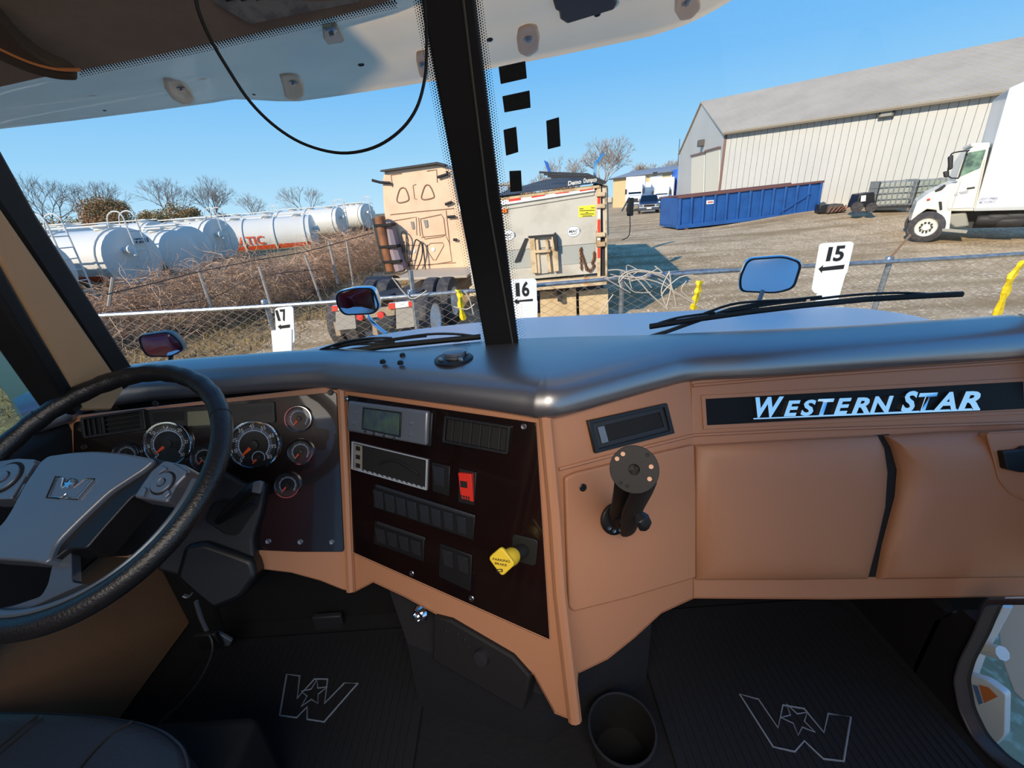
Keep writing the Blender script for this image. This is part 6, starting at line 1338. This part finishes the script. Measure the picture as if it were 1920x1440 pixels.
def far_truck(x, y, dist, wpx, hpx, lab, yawd, boxcol, cabcol, cabh=.55, boxw=1.25, grille=M_DK):
    b = atT(x, y, dist); b.z = gz(b.x, b.y); F = up_fr(b, yawd); s = dist/FOC; W_, H_ = wpx*s, hpx*s
    t = thing('delivery_truck', lab, 'truck', b, 'white trucks by the cream building'); c = cabh*H_
    obj('cargo_box', MB().box(F, -W_*boxw/2, W_*boxw/2, H_*.30, H_, -6.5, -1.8), boxcol, t, bevel=.05)
    obj('cab', MB().prism(Fr(F.o, -F.n, F.v), [(-.2, H_*.18), (1.9, H_*.18), (1.9, c+H_*.12), (1.2, c+H_*.12), (.7, c*.72), (-.2, c*.66)], -W_*.42, W_*.42), cabcol, t, bevel=.06)
    FW_ = Fr(F.p(0, c*.74, -.74), F.u, F.v*(c*.36)+(-F.n)*.45)
    obj('windshield', MB().prism(FW_, rrect(-W_*.36, W_*.36, .02, c*.42, .06), 0, .03), mat('dark_glass', '0f1418', .05, spec=.8), t)
    obj('grille', MB().box(F, -W_*.2, W_*.2, H_*.26, c*.56, .18, .26), grille, t, bevel=.02); obj('bumper', MB().box(F, -W_*.44, W_*.44, H_*.12, H_*.22, .15, .4), M_CHR, t, bevel=.03)
    for k in (-1, 1):
        obj('headlamp', MB().box(F, k*W_*.33-.14, k*W_*.33+.14, H_*.28, H_*.36, .18, .26), M_STEEL, t, bevel=.03); wheel(t, F.p(k*W_*.38, H_*.13, -.9), F.u, H_*.13+.05, .25)
        obj('side_mirror', MB().box(F, k*W_*.5-.1, k*W_*.5+.1, c*.75, c*.98, -.9, -.8), M_DK, t)
far_truck(1188, 402, 45, 32, 60, 'white flat-nosed box truck nearest the dump truck', -18, M_SIGN, M_WHT, .66, 1.1)
far_truck(1213, 380, 50, 26, 46, 'white box truck in the middle behind the blue car', -18, M_SIGN, M_WHT, .55, 1.35)
far_truck(1238, 383, 46, 32, 54, 'white box truck with dark grille nearest the white building', -22, M_SIGN, M_WHT, .6, 1.3)
b = atT(1274, 372, 50); b.z = gz(b.x, b.y); F = up_fr(b, -8); t = thing('blue_trailer', 'tall blue trailer end beside the white building', 'trailer', b)
obj('trailer_body', MB().box(F, -.5, 1.5, .9, 4.0, -6, 0), mat('bright_blue', '2f6fd0', .45), t, bevel=.04); obj('trailer_door', MB().box(F, -.4, 1.4, 1.0, 3.9, 0, .04), mat('bright_blue', '2f6fd0', .45), t); wheel(t, F.p(0, .45, -.8), F.u, .45, .3); wheel(t, F.p(1.0, .45, -.8), F.u, .45, .3)
# small blue car
b = atT(1216, 407, 38); b.z = gz(b.x, b.y); F = up_fr(b, -16); k = .95
cr = thing('car', 'small dark blue and silver car parked facing the camera', 'car', b)
G = Fr(F.o, -F.n, F.v)
obj('lower_body', MB().prism(G, round_poly([(0, .28), (4.2, .28), (4.2, .95), (1.25, .95), (.15, .78), (0, .6)], .12), -.9*k, .9*k), mat('silver_paint', 'c2c8d0', .3, .3, coat=.5), cr, bevel=.08)
rows = []
for (a, z, w) in ((1.1, .93, .84), (1.75, 1.5, .66), (3.2, 1.52, .66), (4.1, .95, .82)): rows.append([G.p(a, z, -w), G.p(a, z, w)])
mb = MB(); mb.loft([[r[0], r[1]] for r in rows], False); mb.add([r[0] for r in rows], [(0, 1, 2, 3)]); mb.add([r[1] for r in rows], [(0, 1, 2, 3)]); obj('cabin', mb, mat('navy_paint', '22345c', .25, coat=.5), cr)
FWs = Fr(G.p(1.16, .97, 0), F.u, G.p(1.75, 1.5, 0)-G.p(1.1, .93, 0)); obj('windshield', MB().prism(FWs, [(-.76, .02), (.76, .02), (.60, .74), (-.60, .74)], .005, .02), mat('dark_glass', '0f1418', .05, spec=.8), cr)
FHd = Fr(G.p(.12, .80, 0), F.u, G.p(1.2, .97, 0)-G.p(.12, .8, 0)); obj('hood', MB().prism(FHd, [(-.82, 0), (.82, 0), (.80, 1.08), (-.80, 1.08)], 0, .03), mat('navy_paint', '22345c', .25, coat=.5), cr, bevel=.02)
obj('bumper', MB().box(F, -.88, .88, .28, .52, .0, .08), mat('dark_blue_grey', '3a4456', .4), cr, bevel=.04); obj('grille', MB().box(F, -.45, .45, .58, .74, -.02, .03), M_BLK, cr, bevel=.01); obj('plate', MB().box(F, -.2, .2, .4, .5, .08, .09), M_SIGN, cr)
for s in (-1, 1):
    obj('headlamp', MB().prism(F, [(s*.5, .6), (s*.84, .62), (s*.86, .76), (s*.6, .72)], -.08, .03), M_STEEL, cr, bevel=.02); obj('side_mirror', MB().box(F, s*.98-.1, s*.98+.1, .95, 1.08, -1.5, -1.35), M_BLK, cr, bevel=.03)
    for d in (.85, 3.4): wheel(cr, F.p(s*.8, .32, -d), F.u, .33, .2)
# pale blue-grey building sliver left of the dump truck
b = atT(930, 360, 70); b.z = .5; F = up_fr(b, 4); q = thing('grey_building', 'pale blue-grey building just right of the pillar, far away', 'building', b)
obj('wall', MB().box(F, -9, 2.0, 0, 4.4, -10, 0), mat('pale_blue_siding', '9fb0c4', .6), q); obj('roof_edge', MB().box(F, -9.2, 2.2, 4.4, 4.6, -10, .2), M_ROOF, q)
for k in range(8): obj('siding_seam', MB().box(F, 1.8-k*.9, 1.88-k*.9, 0, 4.4, 0, .06), mat('pale_blue_siding', '9fb0c4', .6), q)
# ================================================================== tanker trailers
M_TANK = mat('tank_white', 'd9d7d1', .3, coat=.3, var=(1.2, 'd6d3cb', .45, .7)); M_STRP = mat('stripe_orange', 'd9582e', .5)
def tanker(c, axis, Lt, r, lab, bands=3, stripe=None, ladder=True, hoop=True, num=None, ell=1.0, word=None, valve=True, deck=True, rot=0):
    """c: centre of the near end; axis: outward unit direction of that end"""
    c = V(c); a = V(axis).normalized(); sd = a.cross(V((0, 0, 1))).normalized(); F = Fr(c, V((0, 0, 1)).cross(a), (0, 0, 1))   # n = a
    t = thing('tanker_trailer', lab, 'tanker', (c.x, c.y, gz(c.x, c.y)), 'white tanker trailers')
    def ringp(d, s, n=28): return [F.p(r*s*math.cos(2*PI*k/n), r*s*ell*math.sin(2*PI*k/n), d) for k in range(n)]
    obj('tank_barrel', MB().loft([ringp(-Lt, 1), ringp(0, 1)]), M_TANK, t, ang=60)
    obj('tank_end', MB().loft([ringp(0, 1.015), ringp(.04, 1.015), ringp(.055, .97), ringp(.09, .72), ringp(.115, .38), ringp(.12, .05)]), M_TANK, t, ang=60)
    for k in range(bands):
        d = -.25-k*(Lt-.6)/max(1, bands-1) if bands > 1 else -1; mb = MB(); mb.loft([ringp(d, 1), ringp(d, 1.05), ringp(d-.1, 1.05), ringp(d-.1, 1)], True, False); obj('tank_band', mb, M_TANK, t, ang=50)
    # walkway pipes along the top
    for s in (-.35, .35): obj('top_pipe', MB().tube([F.p(s, r*ell+.12, -.1), F.p(s, r*ell+.12, -Lt)], .03, 6), M_TANK, t)
    for k in range(3):
        d = -.8-k*(Lt-1.4)/2.5; obj('manhole', MB().lathe(F.p(0, r*ell-.02, d), (0, 0, 1), [(.28, 0), (.28, .12), (.31, .13), (.31, .17), (0, .2)], 16), M_TANK, t)
    if stripe is not None:
        mb = MB(); dd = [-Lt+.1, -.05]; n = 5
        for sgn in (1, -1):
            for k in range(n):
                a0, a1 = math.radians(stripe-7+14*k/n), math.radians(stripe-7+14*(k+1)/n)
                q = [F.p(sgn*r*1.006*math.cos(u), r*ell*1.006*math.sin(u), d) for d in dd for u in (a0, a1)]; mb.add(q, [(0, 1, 3, 2)])
        obj('colour_stripe', mb, M_STRP, t, fix=False)
    if ladder:
        x0 = .35*r if ladder is True else ladder; ld = []
        for s in (-.2, .2): ld.append(obj('ladder_rail', MB().tube(smooth_path([F.p(x0+s, -r*ell*1.1, .34), F.p(x0+s, r*ell*.8, .34), F.p(x0+s, r*ell+.42, .30), F.p(x0+s, r*ell+.55, 0), F.p(x0+s, r*ell+.40, -.35), F.p(x0+s, r*ell, -.5)] if hoop else [F.p(x0+s, -r*ell*1.1, .34), F.p(x0+s, r*ell, .34)], 4), .024, 6), M_TANK, t))
        for k in range(7): z = -r*ell+k*.32; obj('ladder_rung', MB().tube([F.p(x0-.2, z, .34), F.p(x0+.2, z, .34)], .017, 5), M_TANK, t)
    if valve:
        v = obj('valve', MB().lathe(F.p(-.25*r, .30*r, .15), a, [(.1, 0), (.1, .2), (.15, .22), (.15, .28), (0, .3)], 12), M_TANK, t); obj('valve_elbow', MB().tube(smooth_path([F.p(-.25*r, .3*r, .3), F.p(-.2*r, .3*r, .42), F.p(-.2*r, .1*r, .45)], 3), .06, 8), M_TANK, v)
    if num:
        mb = MB(); text(mb, num, F, (.15*r, .48*r), (.62*r, .48*r), .16, .16, .03); obj('fleet_number', mb, mat('number_grey', '4a5260', .6), t)
    if word:
        s, d0, d1, th, hh = word; sg = -1; mb = MB(); me = glyph(s, 0, .02, 0); xs_ = [q.co.x for q in me.vertices]; k = (d1-d0)/(max(xs_)-min(xs_))
        vs = []
        for q in me.vertices:
            u = math.radians(th)+q.co.y*hh/.7/r; vs.append(F.p(sg*r*1.04*math.cos(u), r*ell*1.04*math.sin(u), d0+(q.co.x-min(xs_))*k))
        mb.add(vs, [tuple(p.vertices) for p in me.polygons]); obj('lettering', mb, M_STRP if s == 'MATIC' else mat('number_grey', '4a5260', .6), t, fix=False, smooth=False)
    obj('chassis', MB().box(F, -.45, .45, -r*ell-.25, -r*ell+.1, -Lt+.3, -.1), M_DK, t)
    return t
AX = (.97, -.24, 0)
tanker(atT(66, 512, 12.3), AX, 7, 1.0, 'white tanker nearest the driver pillar, ladder at its end', stripe=-20, ladder=.80, num=None, valve=True)
tanker(atT(250, 484, 15.4), AX, 8, 1.02, 'white tanker numbered 7231 with red stripe', stripe=-35, ladder=.15, num='7231', bands=4)
tanker(atT(337, 474, 17.8), AX, 6, .88, 'white tanker numbered 66110 behind the red striped one', ladder=None, word=('66110', -1.15, -.35, 22, .2), bands=3, valve=False)
tanker(atT(362, 466, 20.2), (.96, -.28, 0), 2.2, .98, 'short white vacuum tank with many fittings', ladder=None, bands=2, valve=True, stripe=None)
tanker(atT(414, 451, 22.6), (.97, -.24, 0), 3.2, 1.06, 'white tanker with tall twin ladder hoops', ladder=.1, bands=2)
tanker(atT(588, 438, 28), (.985, .17, 0), 6.0, 1.14, 'white tanker with orange lettering and orange stripe', ladder=None, stripe=-28, bands=4, word=('MATIC', -4.7, -2.7, -16, .46), valve=True)
tanker(atT(640, 415, 33), (.97, -.1, 0), 5, 1.0, 'white tanker beyond the lettered one', ladder=.2, bands=3)
tanker(atT(690, 405, 36), (.9, -.4, 0), 3, .95, 'white tanker farthest right beside the beige tractor', ladder=.2, bands=2)
tanker(atT(160, 462, 22), AX, 9, 1.0, 'white tanker behind the numbered one, only its top showing', ladder=None, bands=4)
tanker(atT(300, 448, 26), AX, 9, 1.0, 'white tanker in the back row, pipes on top', ladder=None, bands=4)
tanker(atT(520, 425, 34), AX, 8, 1.0, 'white tanker in the back row behind the lettered one', ladder=.2, bands=4)
# ================================================================== trees
M_BARK = mat('winter_bark', '9c8c80', .9, var=(1, '7c6c60', .4, .65))
def bare_tree(base, H, lab, seed, spread=.4, lev=6, grp='bare trees on the left', r0=None, tw=.018):
    rng = random.Random(seed); t = thing('bare_tree', lab, 'tree', base, grp); mt, mbr = MB(), MB(); r0 = r0 or H*.017; spread *= 1.0
    def seg(m, a, b, ra, rb, n):
        d = (b-a).normalized(); u = d.orthogonal().normalized(); w = d.cross(u); k0 = len(m.v)
        for p, r in ((a, ra), (b, rb)):
            for k in range(n): m.v.append(tuple(p+(u*math.cos(2*PI*k/n)+w*math.sin(2*PI*k/n))*r))
        for k in range(n): m.f.append([k0+k, k0+(k+1) % n, k0+n+(k+1) % n, k0+n+k]); m.m.append(0)
    def grow(p, d, L, r, l):
        n = 2; q = p
        for k in range(n):
            d2 = (d+V((rng.uniform(-.14, .14), rng.uniform(-.14, .14), rng.uniform(-.02, .12)))).normalized(); e = q+d2*L/n
            seg(mt if l > lev-2 else mbr, q, e, r*(1-.18*k), r*(1-.18*(k+1)), 6 if l > lev-2 else 3); q = e; d = d2
            if l > 0 and l < lev and k == 0 and rng.random() < .5: kid(q, d, L*.7, r*.5, l-1)
        if l > 0:
            m = 2 if rng.random() < .4 else 3; a0 = rng.uniform(0, 6.3)
            for k in range(m): kid(q, d, L*rng.uniform(.68, .86), r*.64, l-1, a0+2*PI*k/m)
    def kid(q, d, L, r, l, a=None):
        a = rng.uniform(0, 2*PI) if a is None else a; s = spread*rng.uniform(.7, 1.2); o = d.orthogonal().normalized(); w = d.cross(o)
        grow(q, (d+(o*math.cos(a)+w*math.sin(a))*s).normalized(), L, max(r, tw*.5), l)
    grow(V(base), V((0, 0, 1)), H*.245, r0, lev)
    obj('trunk', mt, M_BARK, t, fix=False); obj('twigs', mbr, M_BARK, t, kind='stuff', fix=False, smooth=False)
    return t
def at_ground(x, dist, y=420):
    p = atT(x, y, dist); p.z = gz(p.x, p.y); return p
for i, (x, top, dist, sp_, lab) in enumerate(((92, 322, 44, .6, 'widest bare tree at far left above the driver pillar'), (205, 330, 50, .5, 'bare tree behind the dark leafy tree at left'), (317, 328, 46, .5, 'bare tree third from the left, over the tankers'), (402, 332, 48, .5, 'bare tree fourth from the left, over the ladder hoops'), (470, 357, 55, .5, 'small bare tree fifth from the left'), (582, 334, 44, .55, 'bare tree alone left of the beige tractor'))):
    b = at_ground(x, dist); H = (atT(x, top, dist).z-b.z); bare_tree(b, H*1.05, lab, 20+i, sp_)
for i, (x, top, dist, sp_, lab) in enumerate(((1068, 286, 80, .55, 'bare tree over the dump truck tarp, left of two'), (1128, 264, 75, .55, 'tall bare tree over the dump truck, right of two'), (1203, 299, 95, .5, 'small bare tree over the cream building'), (1268, 291, 95, .5, 'bare tree beside the white gable'), (1020, 318, 85, .6, 'low bare thicket tree behind the black pad'))):
    b = at_ground(x, dist); H = (atT(x, top, dist).z-b.z); bare_tree(b, H*1.05, lab, 40+i, sp_, grp='bare trees on the right', tw=.05)
def leafy(x, y0, y1, wpx, dist, lab, seed, cols, nleaf=6000):
    rng = random.Random(seed); b = at_ground(x, dist); s = dist/FOC; top = atT(x, y0, dist).z; mid = (top+max(b.z, atT(x, y1, dist).z))/2; rz = (top-b.z)/2*.95; rx = wpx*s/2*1.15
    t = thing('leafy_tree', lab, 'tree', b, 'brown leaved trees behind the tankers'); cz = b.z+(top-b.z)*.52
    obj('trunk', MB().tube([b, V((b.x, b.y, cz))], .15, 6), M_BARK, t); blobs = [(rng.uniform(-.5, .5), rng.uniform(-.5, .5), rng.uniform(-.55, .6), rng.uniform(.3, .55)) for _ in range(9)]
    ms = [MB() for _ in cols]
    for k in range(nleaf):
        q = rng.choice(blobs); d = V((rng.gauss(0, 1), rng.gauss(0, 1), rng.gauss(0, 1))).normalized()*q[3]*rng.uniform(.3, 1.15)
        p = V((b.x+(q[0]+d.x)*rx, b.y+(q[1]+d.y)*rx, cz+(q[2]+d.z)*rz)); e = V((rng.gauss(0, 1), rng.gauss(0, 1), rng.gauss(0, 1))).normalized()*.075*dist/42; g_ = e.orthogonal().normalized()*.05*dist/42
        ms[rng.randrange(len(cols))].add([p-e, p+g_, p+e, p-g_], [(0, 1, 2, 3)])
    for m, c_ in zip(ms, cols): obj('foliage', m, c_, t, kind='stuff', fix=False, smooth=False)
LB_ = mat('leaf_brown', 'a47650', .9); LG_ = mat('leaf_olive', '8a8654', .9); LT_ = mat('leaf_tan', 'c29c70', .9)
leafy(228, 362, 440, 92, 40, 'dark brown and green leafy tree over the numbered tanker', 1, (LB_, LG_, LB_), 13000)
leafy(128, 398, 440, 80, 40, 'low olive tree left of the numbered tanker', 2, (LG_, LT_))
leafy(55, 405, 450, 70, 46, 'pale tan tree at the driver pillar', 3, (LT_, LG_))
leafy(178, 395, 440, 40, 38, 'tan shrub between two leafy trees', 4, (LT_, LB_))
leafy(352, 382, 425, 60, 42, 'small brown tree behind the ladder hoops', 5, (LB_, LG_))
leafy(290, 386, 430, 64, 44, 'loose tan tree right of the dark leafy one', 6, (LT_, LG_))
leafy(410, 396, 425, 70, 50, 'low rusty shrub row behind the hoops', 7, (LB_, LT_))
leafy(985, 338, 360, 90, 80, 'brown shrubs low behind the dump truck at the pillar', 8, (LB_, LT_), 5000)
leafy(1060, 325, 350, 90, 84, 'brown shrubs low behind the tarp', 9, (LT_, LB_), 5000)
# antenna mast by the gable
b = at_ground(1262, 90); obj('radio_mast', MB().tube([b, V((b.x, b.y, atT(1261, 268, 90).z))], .06, 5), M_DK, label='thin radio mast left of the white gable', cat='mast')
